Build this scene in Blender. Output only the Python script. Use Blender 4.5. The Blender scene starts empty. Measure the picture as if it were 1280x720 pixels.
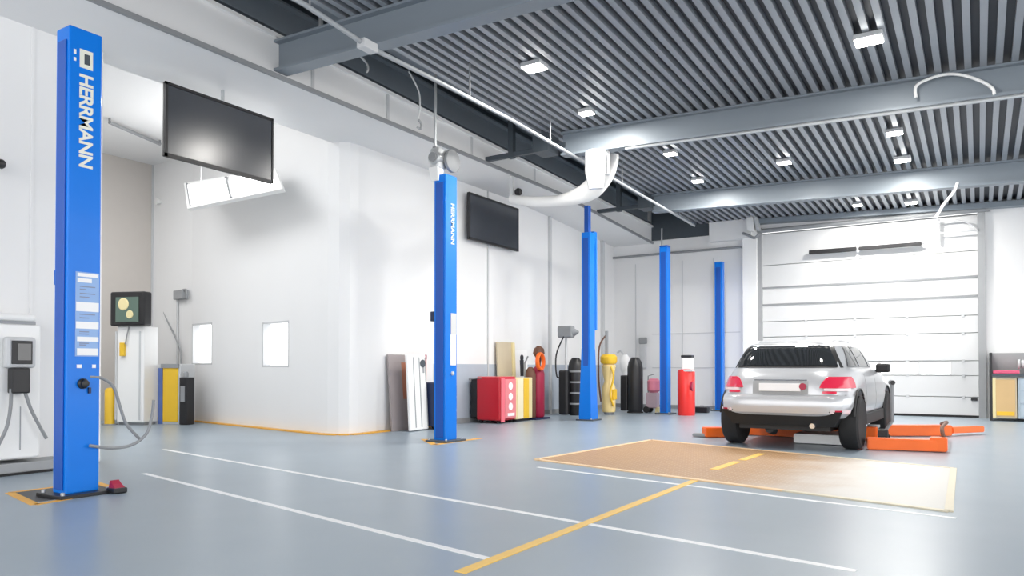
import bpy, bmesh, math, random
from mathutils import Vector, Matrix, Euler
random.seed(7)
S = bpy.context.scene
C = S.collection
PI = math.pi
# ------------------------------------------------------------ camera
CAMH = 1.1
F = 920.0
YAW = math.atan2(584, F)
PITCH = math.radians(0.8)
PPY = 460 - F*math.tan(PITCH)
cam = bpy.data.cameras.new('camera'); co = bpy.data.objects.new('camera', cam); C.objects.link(co)
cam.sensor_width = 36; cam.lens = 36*F/1280
cam.shift_y = (PPY-360)/1280
cam.clip_start = 0.05; cam.clip_end = 200
co.location = (0, 0, CAMH)
co.rotation_euler = (PI/2+PITCH, 0, YAW)
co.rotation_mode = 'XYZ'
S.camera = co
RM = Euler((PI/2+PITCH, 0, YAW), 'XYZ').to_matrix()
O0 = Vector((0, 0, CAMH))
def ray(px, py):
    # camera yaw turns left of +Y, so that the wall direction vanishes right of centre
    return RM @ Vector(((px-640)/F, (PPY-py)/F, -1))
def onZ(px, py, z=0):
    d = ray(px, py); return O0 + d*((z-CAMH)/d.z)
def onX(px, py, x):
    d = ray(px, py); return O0 + d*(x/d.x)
def onY(px, py, y):
    d = ray(px, py); return O0 + d*(y/d.y)
def deck(x, y):       # underside of roof deck
    return CAMH + 3.87 - .026*(y-19.2) - .035*(x+7.6)
def onDeck(px, py, off=0):
    d = ray(px, py)
    # CAMH + t dz = CAMH+3.87+... linear in t
    a = 3.87 + .026*19.2 - .035*7.6 + off
    t = a/(d.z + .026*d.y + .035*d.x)
    return O0 + d*t

# ------------------------------------------------------------ materials
MATS = {}
def mat(name, col, rough=.5, metal=0, emit=None, es=0, var=.04, scale=6, bump=0, coat=0, spec=.5, alpha=None, trans=0):
    if name in MATS: return MATS[name]
    m = bpy.data.materials.new(name); m.use_nodes = True
    nt = m.node_tree; b = nt.nodes['Principled BSDF']
    tc = nt.nodes.new('ShaderNodeTexCoord'); nz = nt.nodes.new('ShaderNodeTexNoise')
    nz.inputs['Scale'].default_value = scale; nz.inputs['Detail'].default_value = 3
    nt.links.new(tc.outputs['Object'], nz.inputs['Vector'])
    mx = nt.nodes.new('ShaderNodeMix'); mx.data_type = 'RGBA'
    mx.inputs[6].default_value = (*[max(0, c*(1-var)) for c in col], 1)
    mx.inputs[7].default_value = (*[min(1, c*(1+var)) for c in col], 1)
    nt.links.new(nz.outputs['Fac'], mx.inputs[0]); nt.links.new(mx.outputs[2], b.inputs['Base Color'])
    b.inputs['Roughness'].default_value = rough; b.inputs['Metallic'].default_value = metal
    b.inputs['Specular IOR Level'].default_value = spec
    if coat: b.inputs['Coat Weight'].default_value = coat; b.inputs['Coat Roughness'].default_value = .06
    if trans: b.inputs['Transmission Weight'].default_value = trans
    if emit: b.inputs['Emission Color'].default_value = (*emit, 1); b.inputs['Emission Strength'].default_value = es
    if bump:
        bp = nt.nodes.new('ShaderNodeBump'); bp.inputs['Strength'].default_value = bump
        n2 = nt.nodes.new('ShaderNodeTexNoise'); n2.inputs['Scale'].default_value = scale*12
        nt.links.new(tc.outputs['Object'], n2.inputs['Vector']); nt.links.new(n2.outputs['Fac'], bp.inputs['Height'])
        nt.links.new(bp.outputs['Normal'], b.inputs['Normal'])
    MATS[name] = m
    return m
blue = mat('blue_paint', (.0, .18, .72), .32, coat=.1, var=.03, spec=.3)
blue_dk = mat('dark_blue_paint', (.003, .08, .42), .4)
slate_mid = mat('mid_slate_cladding', (.12, .14, .165), .5, var=.08)
pipe_m = mat('pipe_grey', (.36, .38, .40), .5)
white_wall = mat('white_wall_paint', (.80, .80, .80), .55, var=.012, scale=1.5)
white_gloss = mat('white_lacquer', (.86, .86, .85), .3, var=.01)
beige_wall = mat('beige_wall_paint', (.60, .56, .52), .6, var=.02)
wains = mat('grey_blue_wall_paint', (.43, .48, .55), .5, var=.04)
steel_bl = mat('slate_steel_paint', (.22, .255, .29), .45, metal=.1, var=.05, scale=2)
steel_dk = mat('dark_slate_steel', (.06, .075, .09), .5, var=.08)
rib_m = mat('lit_rib_metal', (.33, .355, .39), .38, metal=.3, var=.05)
pan_m = mat('shaded_deck_metal', (.05, .055, .066), .5, metal=.2, var=.08)  # same metal as the ribs; shade between them painted into this colour
galv = mat('galvanised_steel', (.55, .57, .58), .35, metal=.5, var=.06)
grey = mat('mid_grey_metal', (.27, .28, .29), .5)
ltgrey = mat('light_grey_plastic', (.58, .59, .60), .45)
black = mat('black_plastic', (.012, .012, .014), .4)
rubber = mat('black_rubber', (.015, .015, .016), .75, bump=.1)
screen = mat('monitor_glass', (.03, .035, .045), .24, spec=.9)
yellow = mat('yellow_paint', (.80, .50, .03), .45)
yel_line = mat('yellow_floor_paint', (.82, .52, .11), .5, var=.10, scale=8)
orange_line = mat('orange_floor_paint', (.78, .40, .05), .5, var=.10, scale=8)
white_line = mat('white_floor_paint', (.80, .81, .82), .45, var=.05, scale=8)
brown_mat = None
orange = mat('orange_powder_coat', (.90, .15, .012), .38, var=.06)
red = mat('red_enamel', (.55, .006, .02), .3, coat=.3)
red_b = mat('bright_red_enamel', (.80, .025, .02), .3, coat=.3)
crimson = mat('crimson_enamel', (.36, .012, .05), .4)
pink = mat('pale_red_plastic', (.72, .22, .24), .5)
cream = mat('cream_laminate', (.76, .66, .36), .5)
tan = mat('tan_board', (.58, .50, .36), .6)
navy = mat('navy_enamel', (.008, .02, .07), .45)
brown = mat('brown_leather', (.14, .06, .035), .6)
taupe = mat('taupe_board', (.33, .29, .29), .6)
silver = mat('silver_car_paint', (.57, .585, .61), .28, metal=.35, coat=.6, var=.01)
cladding = mat('black_cladding', (.012, .012, .013), .55)
glass_dk = mat('tinted_glass', (.02, .023, .026), .04, spec=.9)
taillamp = mat('red_lamp_lens', (.62, .02, .06), .15, coat=.5)
taillamp_w = mat('clear_lamp_lens', (.75, .62, .64), .15, coat=.5)
chrome = mat('chrome', (.75, .76, .78), .15, metal=.9)
plate_m = mat('white_plate', (.85, .85, .86), .4)
door_m = mat('white_door_panel', (.68, .685, .69), .42, var=.012)
gap_m = mat('grey_joint', (.34, .35, .36), .6)
lampm = mat('lamp_diffuser', (1, 1, 1), .5, emit=(1, .97, .90), es=22)
litwin = mat('daylit_pane', (.9, .9, .9), .3, emit=(1, 1, 1), es=1.3)
litbox = mat('lightbox_diffuser', (.9, .9, .9), .3, emit=(1, 1, 1), es=5)
scr_dk = mat('diagnostic_screen', (.05, .08, .07), .3, emit=(.3, .45, .35), es=.12)

# floor: sealed resin
def floor_material():
    m = bpy.data.materials.new('blue_grey_resin_floor'); m.use_nodes = True
    nt = m.node_tree; b = nt.nodes['Principled BSDF']
    tc = nt.nodes.new('ShaderNodeTexCoord')
    n1 = nt.nodes.new('ShaderNodeTexNoise'); n1.inputs['Scale'].default_value = .8; n1.inputs['Detail'].default_value = 5
    nt.links.new(tc.outputs['Object'], n1.inputs['Vector'])
    cr = nt.nodes.new('ShaderNodeValToRGB')
    cr.color_ramp.elements[0].position = .3; cr.color_ramp.elements[0].color = (.270, .330, .385, 1)
    cr.color_ramp.elements[1].position = .7; cr.color_ramp.elements[1].color = (.290, .350, .405, 1)
    nt.links.new(n1.outputs['Fac'], cr.inputs['Fac']); nt.links.new(cr.outputs['Color'], b.inputs['Base Color'])
    r = nt.nodes.new('ShaderNodeMapRange'); r.inputs['To Min'].default_value = .30; r.inputs['To Max'].default_value = .36
    n2 = nt.nodes.new('ShaderNodeTexNoise'); n2.inputs['Scale'].default_value = 2.2
    nt.links.new(tc.outputs['Object'], n2.inputs['Vector']); nt.links.new(n2.outputs['Fac'], r.inputs['Value'])
    nt.links.new(r.outputs['Result'], b.inputs['Roughness'])
    b.inputs['Specular IOR Level'].default_value = .6
    return m
floor_m = floor_material()
def brick_mat(name, c1, c2, mortar, s, rough=.5):
    m = bpy.data.materials.new(name); m.use_nodes = True
    nt = m.node_tree; b = nt.nodes['Principled BSDF']
    tc = nt.nodes.new('ShaderNodeTexCoord'); br = nt.nodes.new('ShaderNodeTexBrick')
    br.inputs['Color1'].default_value = (*c1, 1); br.inputs['Color2'].default_value = (*c2, 1); br.inputs['Mortar'].default_value = (*mortar, 1)
    br.inputs['Scale'].default_value = s; br.inputs['Mortar Size'].default_value = .03; br.offset = .5
    nt.links.new(tc.outputs['Object'], br.inputs['Vector']); nt.links.new(br.outputs['Color'], b.inputs['Base Color'])
    b.inputs['Roughness'].default_value = rough
    return m
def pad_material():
    m = brick_mat('glare_painted_tiled_pad', (.40, .225, .10), (.35, .19, .085), (.46, .31, .18), 5)
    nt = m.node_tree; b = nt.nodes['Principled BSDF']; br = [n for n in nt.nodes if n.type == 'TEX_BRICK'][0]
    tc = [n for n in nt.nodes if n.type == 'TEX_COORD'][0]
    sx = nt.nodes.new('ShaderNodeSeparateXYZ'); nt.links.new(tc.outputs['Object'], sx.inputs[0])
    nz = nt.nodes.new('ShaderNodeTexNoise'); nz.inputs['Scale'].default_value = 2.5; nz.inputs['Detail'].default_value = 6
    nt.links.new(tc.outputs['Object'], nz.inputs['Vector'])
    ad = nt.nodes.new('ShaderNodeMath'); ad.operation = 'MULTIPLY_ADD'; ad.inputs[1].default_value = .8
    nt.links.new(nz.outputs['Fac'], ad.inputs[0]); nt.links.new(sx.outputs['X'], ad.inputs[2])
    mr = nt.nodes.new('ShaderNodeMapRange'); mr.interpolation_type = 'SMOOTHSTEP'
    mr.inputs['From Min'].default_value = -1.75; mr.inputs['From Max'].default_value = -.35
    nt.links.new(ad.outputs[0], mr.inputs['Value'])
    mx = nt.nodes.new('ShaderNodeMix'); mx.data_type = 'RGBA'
    nt.links.new(mr.outputs['Result'], mx.inputs[0]); nt.links.new(br.outputs['Color'], mx.inputs[6]); mx.inputs[7].default_value = (.60, .59, .56, 1)  # floor glare put into the colour, paling the pad towards its right end
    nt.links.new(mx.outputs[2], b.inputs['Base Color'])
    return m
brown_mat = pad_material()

# ------------------------------------------------------------ mesh builder
class MB:
    def __init__(s): s.bm = bmesh.new()
    def box(s, x0, x1, y0, y1, z0, z1, bev=0, rot=None, piv=None):
        r = bmesh.ops.create_cube(s.bm, size=1); vs = r['verts']
        for v in vs:
            v.co = Vector(((x0+x1)/2+v.co.x*(x1-x0), (y0+y1)/2+v.co.y*(y1-y0), (z0+z1)/2+v.co.z*(z1-z0)))
        if rot is not None:
            p = Vector(piv) if piv else Vector(((x0+x1)/2, (y0+y1)/2, (z0+z1)/2))
            for v in vs: v.co = p + rot @ (v.co-p)
        if bev:
            es = list({e for v in vs for e in v.link_edges})
            bmesh.ops.bevel(s.bm, geom=es, offset=bev, segments=2, affect='EDGES', profile=.5)
        return s
    def tube(s, pts, r, seg=10, cap=True, closed=False):
        pts = [Vector(p) for p in pts]; n = len(pts)
        rs = r if isinstance(r, (list, tuple)) else [r]*n
        rings = []; up = None
        for i, p in enumerate(pts):
            a = pts[(i-1) % n] if (i or closed) else pts[i]; b = pts[(i+1) % n] if (i < n-1 or closed) else pts[i]
            t = (b-a).normalized()
            if up is None:
                up = Vector((0, 0, 1)) if abs(t.z) < .9 else Vector((1, 0, 0))
            u = (up - t*up.dot(t)).normalized(); w = t.cross(u); up = u
            rings.append([s.bm.verts.new(p + (u*math.cos(2*PI*k/seg)+w*math.sin(2*PI*k/seg))*rs[i]) for k in range(seg)])
        m = n if closed else n-1
        for i in range(m):
            A = rings[i]; B = rings[(i+1) % n]
            for k in range(seg): s.bm.faces.new((A[k], A[(k+1) % seg], B[(k+1) % seg], B[k]))
        if cap and not closed:
            s.bm.faces.new(rings[0][::-1]); s.bm.faces.new(rings[-1])
        return s
    def lathe(s, prof, c=(0, 0, 0), seg=24, axis='z'):
        c = Vector(c); rings = []
        for (r, h) in prof:
            ring = []
            for k in range(seg):
                a = 2*PI*k/seg; x, y = math.cos(a)*max(r, 1e-4), math.sin(a)*max(r, 1e-4)
                q = {'z': (x, y, h), 'x': (h, x, y), 'y': (x, h, y)}[axis]
                ring.append(s.bm.verts.new(c+Vector(q)))
            rings.append(ring)
        for A, B in zip(rings, rings[1:]):
            for k in range(seg): s.bm.faces.new((A[k], A[(k+1) % seg], B[(k+1) % seg], B[k]))
        s.bm.faces.new(rings[0][::-1]); s.bm.faces.new(rings[-1])
        return s
    def prism(s, poly, z0, z1):
        A = [s.bm.verts.new((x, y, z0)) for x, y in poly]; B = [s.bm.verts.new((x, y, z1)) for x, y in poly]
        n = len(poly)
        s.bm.faces.new(A[::-1]); s.bm.faces.new(B)
        for k in range(n): s.bm.faces.new((A[k], A[(k+1) % n], B[(k+1) % n], B[k]))
        return s
    def hull8(s, a, b):   # two matching loops of 4 points -> closed box
        A = [s.bm.verts.new(p) for p in a]; B = [s.bm.verts.new(p) for p in b]; n = len(A)
        s.bm.faces.new(A[::-1]); s.bm.faces.new(B)
        for k in range(n): s.bm.faces.new((A[k], A[(k+1) % n], B[(k+1) % n], B[k]))
        return s
    def grid(s, rows):
        V = [[s.bm.verts.new(p) for p in r] for r in rows]
        for i in range(len(V)-1):
            for j in range(len(V[0])-1): s.bm.faces.new((V[i][j], V[i][j+1], V[i+1][j+1], V[i+1][j]))
        return s
    def mesh(s, name, m, smooth=False):
        bmesh.ops.recalc_face_normals(s.bm, faces=s.bm.faces)
        me = bpy.data.meshes.new(name)
        for f in s.bm.faces: f.smooth = smooth
        s.bm.to_mesh(me); s.bm.free(); me.materials.append(m)
        if smooth:
            try: me.set_sharp_from_angle(angle=math.radians(38))
            except Exception: pass
        return me
    def build(s, name, m, parent=None, smooth=False):
        o = bpy.data.objects.new(name, s.mesh(name, m, smooth)); C.objects.link(o)
        if parent: o.parent = parent
        return o
def tag(o, label, cat, group=None, kind=None):
    o['label'] = label; o['category'] = cat
    if group: o['group'] = group
    if kind: o['kind'] = kind
    return o
def thing(name, label, cat, loc=(0, 0, 0), rz=0, group=None):
    o = bpy.data.objects.new(name, None); C.objects.link(o); o.empty_display_size = .1
    o.location = loc; o.rotation_euler = (0, 0, rz)
    return tag(o, label, cat, group)
def struct(o): o['kind'] = 'structure'; return o
def text_mesh(name, txt, size, m, parent, loc, rot, depth=.003, spacing=1.0):
    cu = bpy.data.curves.new(name, 'FONT'); cu.body = txt; cu.size = size; cu.extrude = depth
    cu.align_x = 'CENTER'; cu.align_y = 'CENTER'; cu.space_character = spacing; cu.offset = size*.025
    to = bpy.data.objects.new('tmp', cu); C.objects.link(to)
    dg = bpy.context.evaluated_depsgraph_get()
    me = bpy.data.meshes.new_from_object(to.evaluated_get(dg)); bpy.data.objects.remove(to)
    me.materials.clear(); me.materials.append(m)
    o = bpy.data.objects.new(name, me); C.objects.link(o); o.parent = parent
    o.location = loc; o.rotation_euler = rot
    return o
def curve_pts(P, n=6):     # catmull-rom
    P = [Vector(p) for p in P]; out = []
    for i in range(len(P)-1):
        p0 = P[max(i-1, 0)]; p1 = P[i]; p2 = P[i+1]; p3 = P[min(i+2, len(P)-1)]
        for k in range(n):
            t = k/n
            out.append(.5*((2*p1)+(p2-p0)*t+(2*p0-5*p1+4*p2-p3)*t*t+(3*p1-p0-3*p2+p3)*t**3))
    out.append(P[-1]); return out

# ============================================================ SETTING
XW = -8.75      # long left wall plane
YB = 19.2       # end wall plane
XBK = -7.6      # face of the bulkhead over the wall
struct(MB().box(-15.75, 7, -4, 19.6, -.2, 0).build('floor', floor_m))

# --- left wall, near piece (before the opening) and far piece
OY0, OY1 = 4.62, 8.85
b = MB(); b.box(XW-.25, XW, -1.5, OY0, 0, 6.1)
for y in (0.4, 1.6, 2.8, 3.95): b.box(XW-.01, XW+.012, y, y+.03, 0, 4.84)
struct(b.build('wall_left', white_wall))
b = MB()
b.prism([(-15.75, 9.75), (-15.75, 9.5), (-13.9, 9.4), (-9.35, 8.68), (-9.12, 8.66), (-8.9, 8.70), (-8.78, 8.82), (XW, 9.0), (XW, YB), (XW-.25, YB), (XW-.25, 9.75)], 0, 5.75)
far_wall = struct(b.build('wall_alcove', white_wall))
# small hatch windows cut into the alcove wall
def wall_y(x): return 9.4 + (x+13.9)*(8.68-9.4)/(-9.35+13.9)
def apply_bool(o, cutter):
    md = o.modifiers.new('cut', 'BOOLEAN'); md.operation = 'DIFFERENCE'; md.object = cutter; md.solver = 'EXACT'
    dg = bpy.context.evaluated_depsgraph_get(); me = bpy.data.meshes.new_from_object(o.evaluated_get(dg))
    o.modifiers.clear(); old = o.data; o.data = me; me.name = old.name
    bpy.data.objects.remove(cutter)
ang_w = math.atan2(-.72, 4.55)
Rw = Matrix.Rotation(ang_w, 3, 'Z')
def on_alcove(px, py):
    d = ray(px, py); # line y = 9.4 + k (x+13.9)
    k = -.72/4.55; t = (9.4+k*13.9)/(d.y-k*d.x); return O0+d*t
wins = [((240, 405), (265, 456), 'window_1'), ((328, 403), (361, 459), 'window_2')]
for (a, c, nm) in wins:
    p = on_alcove(*a); q = on_alcove(*c)
    w = (q-p).xy.length; h = p.z-q.z; cx = (p.x+q.x)/2; cz = (p.z+q.z)/2
    cy = wall_y(cx)
    cut = MB().box(-w/2, w/2, -.3, .20, -h/2, h/2).build('tmp_cut', gap_m)
    cut.location = (cx, cy, cz); cut.rotation_euler = (0, 0, ang_w)
    bpy.context.view_layer.update()
    apply_bool(far_wall, cut)
    wn = thing(nm, 'x', 'x', (cx, cy, cz), ang_w)
    for k in ('label', 'category'): del wn[k]
    wn['kind'] = 'structure'
    f = MB(); t = .035
    f.box(-w/2, -w/2+t, .0, .19, -h/2, h/2); f.box(w/2-t, w/2, .0, .19, -h/2, h/2)
    f.box(-w/2, w/2, .0, .19, h/2-t, h/2); f.box(-w/2, w/2, .0, .19, -h/2, -h/2+t)
    f.build('window_frame', ltgrey, wn)
    MB().box(-w/2+t, w/2-t, .15, .165, -h/2+t, h/2-t).build('pane', litwin, wn)
# alcove side wall, ceiling
b = MB().box(-15.75, -15.45, 3.0, 9.75, 0, 5.75); struct(b.build('wall_alcove_side', beige_wall))
b = MB().box(-15.75, XW-.25, 2.8, 3.05, 0, 5.75); struct(b.build('wall_alcove_near', white_wall))
b = MB().box(-15.75, XW-.25, 2.8, 9.75, 5.6, 5.8); struct(b.build('ceiling_alcove', white_wall))
# pilaster separating the bright back wall from the beige side of the alcove
p = onZ(188, 525)
b = MB().box(-15.45, -15.43, 9.44, 9.5, 0, 5.6); struct(b.build('trim_1', ltgrey))
# jamb beside the opening
b = MB().box(XW-.27, XW+.03, OY0-.02, OY0+.10, 0, 4.84, .01); struct(b.build('trim_2', white_gloss))
# painted lower band on the far left wall
b = MB().box(XW, XW+.012, 11.0, YB, 0, 1.18); struct(b.build('trim_3', wains))
# orange skirting line along alcove wall and round the corner
path = [(-15.44, 9.49), (-13.9, 9.4), (-9.35, 8.68), (-9.12, 8.66), (-8.9, 8.70), (-8.78, 8.82), (XW, 9.0), (XW, 11.3)]
b = MB()
for (a, c) in zip(path, path[1:]):
    a = Vector((*a, 0)); c = Vector((*c, 0)); t = (c-a).normalized(); n = Vector((t.y, -t.x, 0))
    b.hull8([a, c, c+n*.12, a+n*.12], [v+Vector((0, 0, .02)) for v in (a, c, c+n*.12, a+n*.12)])
struct(b.build('baseboard_left', orange_line))
b = MB().box(XW+.012, XW+.04, 11.3, YB, 0, .1); struct(b.build('baseboard_left_far', grey))
# bulkhead (boxed duct) over the wall
def btop(y): return CAMH + 4.26 - .0285*(y-5.5)
def bbot(y): return 4.84 if y < 13.9 else 4.84 - .30*(y-13.9)/5.3
b = MB(); ys = [-2, 5, 9, 13.9, YB]
for y0, y1 in zip(ys, ys[1:]):
    b.hull8([(XW-.3, y0, bbot(y0)), (XBK, y0, bbot(y0)), (XBK, y0, btop(y0)), (XW-.3, y0, btop(y0))],
            [(XW-.3, y1, bbot(y1)), (XBK, y1, bbot(y1)), (XBK, y1, btop(y1)), (XW-.3, y1, btop(y1))])
struct(b.build('wall_left_bulkhead', white_wall))
b = MB()
for y0, y1 in zip(ys, ys[1:]):       # grey moulding along its lower edge, pale capping on its top edge
    b.hull8([(XBK, y0, bbot(y0)-.02), (XBK+.04, y0, bbot(y0)-.02), (XBK+.04, y0, bbot(y0)+.035), (XBK, y0, bbot(y0)+.035)],
            [(XBK, y1, bbot(y1)-.02), (XBK+.04, y1, bbot(y1)-.02), (XBK+.04, y1, bbot(y1)+.035), (XBK, y1, bbot(y1)+.035)])
struct(b.build('trim_4', grey))
b = MB()
for y0, y1 in zip(ys, ys[1:]):
    b.hull8([(XBK-.1, y0, btop(y0)), (XBK+.05, y0, btop(y0)), (XBK+.05, y0, btop(y0)+.05), (XBK-.1, y0, btop(y0)+.05)],
            [(XBK-.1, y1, btop(y1)), (XBK+.05, y1, btop(y1)), (XBK+.05, y1, btop(y1)+.05), (XBK-.1, y1, btop(y1)+.05)])
struct(b.build('trim_5', white_gloss))
b = MB()
for y in (6.9, 8.4, 10.6, 12.8): b.box(XBK, XBK+.015, y, y+.05, 4.88, btop(y))
struct(b.build('trim_6', ltgrey))
# conduits running down the far left wall
b = MB()
for y, w in ((13.0-.2, .03), (15.4, .07), (17.3, .05), (18.3, .09)): b.box(XW, XW+w, y, y+w, 0, bbot(y))
struct(b.build('trim_7', ltgrey))

q = onX(113, 30, XW+.05)
b = MB(); b.tube([(XW+.04, q.y, .0), (XW+.04, q.y, 4.83)], .03, 8); b.tube([(XW+.04, q.y+.12, 2.4), (XW+.04, q.y+.12, 4.83)], .015, 8)
tag(b.build('wall_pipe', ltgrey, None, True), 'pale pipe running up the wall behind the nearest column', 'pipe')
# --- end wall
DX0, DX1 = -4.68, 0.03; DZ = 4.55
b = MB()
b.box(XW-.25, DX0-.02, YB, YB+.3, 0, 6); b.box(DX1+.02, 7, YB, YB+.3, 0, 6); b.box(DX0-.02, DX1+.02, YB, YB+.3, DZ, 6)
struct(b.build('wall_back', white_wall))
b = MB().box(XW, DX0-.4, YB-.03, YB, 0, .1); b.box(DX1+.2, 7, YB-.03, YB, 0, .1); struct(b.build('baseboard_back', grey))
# panel joints and rails on the wall left of the door
b = MB()
for x in (-8.1, -7.2, -6.75, -5.9): b.box(x, x+.02, YB-.012, YB, .1, 4.0)
for z in (2.02, 1.1): b.box(-7.6, -5.2, YB-.015, YB, z, z+.02)
struct(b.build('trim_8', ltgrey))
pa = onY(757, 316, YB-.08); pb = onY(930, 298, YB-.08)
b = MB(); zt = 4.22
b.tube([(pa.x, YB-.07, 2.6), (pa.x, YB-.07, zt-.08), (pa.x+.08, YB-.07, zt), (pb.x-.08, YB-.07, zt), (pb.x, YB-.07, zt-.08), (pb.x, YB-.07, .3)], .032, 8)
tag(b.build('wall_pipe', grey, None, True), 'thin grey pipe bent around the end wall left of the roller door', 'pipe')
# pilaster left of the door and the frames of the door
b = MB().box(DX0-.42, DX0-.06, YB-.16, YB, 0, deck(-5, 19), .008); struct(b.build('trim_9', white_gloss))
b = MB(); b.box(DX0-.06, DX0+.04, YB-.10, YB+.02, 0, DZ+.1); b.box(DX1-.04, DX1+.1, YB-.10, YB+.02, 0, DZ+.1); struct(b.build('trim_10', gap_m))
b = MB(); b.tube([(DX0-.05, YB-.1, DZ+.02), (DX1+.2, YB-.1, DZ+.02)], .055, 10); struct(b.build('trim_11', grey, None, True))
# --- sectional door
dr = bpy.data.objects.new('door_1', None); C.objects.link(dr); dr['kind'] = 'structure'; dr.location = (0, YB, 0)
lines = [0.03, .45, .93, 1.26, 1.88, 2.27, 2.70, 3.13, 3.7, 4.5]
for i, (z0, z1) in enumerate(zip(lines, lines[1:])):
    b = MB()
    if i == 2:
        b.box(DX0+.04, DX0+1.2, .02, .07, z0+.008, z1-.008); b.box(-.55, DX1-.04, .02, .07, z0+.008, z1-.008)
        b.box(DX0+1.2, -.55, .02, .07, z0+.008, z0+.03); b.box(DX0+1.2, -.55, .02, .07, z1-.03, z1-.008)
        for x in (-2.8, -2.02, -1.2): b.box(x, x+.07, .02, .07, z0+.02, z1-.02)
    else:
        b.box(DX0+.04, DX1-.04, .02, .07, z0+.008, z1-.008, .006)
    b.build('door_panel', door_m, dr)
b = MB().box(DX0+.03, DX1-.03, .07, .1, 0, 4.53); b.build('door_backing', gap_m, dr)
b = MB()
for x0, x1 in ((DX0+1.2, -2.8), (-2.73, -2.02), (-1.95, -1.2), (-1.13, -.55)): b.box(x0, x1, .045, .055, .96, 1.23)
b.build('pane', litwin, dr)
b = MB()
for z in (3.13, 2.70): b.box(DX0+.04, DX1-.04, .0, .03, z-.022, z+.022)
b.build('stiffener_rail', grey, dr)
b = MB()
for z in (.45, .93, 1.26, 1.88, 2.27):
    for x in (-3.6, -2.5, -1.4, -.3): b.box(x-.03, x+.03, -.0, .02, z-.035, z+.035, .004)
b.build('hinge', ltgrey, dr)
b = MB().box(DX0+.04, DX1-.04, .0, .06, 0, .05); b.build('door_seal', rubber, dr)
b = MB().box(-.16, -.04, -.03, .02, .38, .44, .006); b.build('door_handle', black, dr)
pA = onY(1011, 315, YB-.12); pB = onY(1152, 304, YB-.12)
t = thing('spring_shaft', 'long black horizontal bar high on the white roller door', 'bar', (pA.x, YB-.1, 3.93))
L = pB.x-pA.x
MB().box(0, L*.44, -.03, .03, -.05, .05, .01).build('housing', black, t); MB().box(L*.46, L, -.03, .03, -.045, .045, .01).build('housing', black, t)
MB().tube([(0, 0, 0), (L+.06, 0, 0)], .02, 8).build('shaft', grey, t)
for x in (.3, L-.3): MB().box(x-.02, x+.02, .02, .115, -.02, .02).build('bracket', grey, t)
# small wall bracket and curved rail at top right of door
t = thing('door_track', 'white curved track end at the top right corner of the roller door', 'track', (-.75, YB-.12, 4.15))
MB().box(-.02, .03, 0, .06, -.22, .3).build('bracket', grey, t)
MB().tube(curve_pts([(0, 0, .23), (.3, 0, .24), (.55, 0, .16), (.72, 0, 0)]), .02, 8).build('rail', ltgrey, t, True)
MB().tube([(0, 0.0, -.02), (.72, 0, -.02)], .015, 8).build('rod', ltgrey, t, True)
# white shrouded unit over the pilaster
p = onY(943, 275, YB-.3)
t = thing('ceiling_hoist', 'white shrouded unit with grey hook on top of the pilaster left of the door', 'hoist', (p.x, YB-.28, p.z-.25))
MB().hull8([(-.16, -.1, 0), (.02, -.1, -.05), (.02, .1, -.05), (-.16, .1, 0)], [(-.2, -.06, .62), (-.06, -.06, .66), (-.06, .1, .66), (-.2, .1, .62)]).build('shroud', white_gloss, t)
MB().hull8([(.06, -.1, -.02), (.14, -.1, -.02), (.14, .1, -.02), (.06, .1, -.02)], [(-.06, -.06, .66), (.02, -.06, .66), (.02, .1, .66), (-.06, .1, .66)]).build('shroud_flap', ltgrey, t)
MB().tube(curve_pts([(-.3, 0, -.05), (-.15, -.02, -.12), (0, -.02, -.2), (.12, 0, -.1)]), .035, 8).build('hook', grey, t, True)

# --- roof
XD = -6.4
b = MB(); pit = .165; x = XD; k = 0
Y0, Y1 = -3.0, YB
def strip(bm, x0, x1, zo0, zo1, y0=Y0, y1=Y1, off=0):
    bm.hull8([(x0, y0, deck(x0, y0)+zo0+off), (x1, y0, deck(x1, y0)+zo0+off), (x1, y0, deck(x1, y0)+zo1+off), (x0, y0, deck(x0, y0)+zo1+off)],
             [(x0, y1, deck(x0, y1)+zo0+off), (x1, y1, deck(x1, y1)+zo0+off), (x1, y1, deck(x1, y1)+zo1+off), (x0, y1, deck(x0, y1)+zo1+off)])
ribs = MB()
while x < 5.0:
    strip(ribs, x, x+.075, 0, .085); x += pit
pan = MB(); strip(pan, XD-.05, 5.1, .085, .12)
struct(pan.build('ceiling', pan_m)); struct(ribs.build('ceiling_ribs', rib_m))
# raised strip beside the bulkhead
b = MB(); x = -9.0
while x < XD: strip(b, x, x+.07, .62, .70); x += .24
strip(b, -9.0, XD, .70, .74); strip(b, XD-.06, XD, .10, .74)
struct(b.build('ceiling_raised_strip', steel_dk))
b = MB()
for y0, y1 in zip(ys, ys[1:]):
    b.hull8([(-8.2, y0, btop(y0)), (-8.0, y0, btop(y0)), (-8.0, y0, btop(y0)+.75), (-8.2, y0, btop(y0)+.75)],
            [(-8.2, y1, btop(y1)), (-8.0, y1, btop(y1)), (-8.0, y1, btop(y1)+.75), (-8.2, y1, btop(y1)+.75)])
struct(b.build('wall_left_upper', slate_mid))
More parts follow.
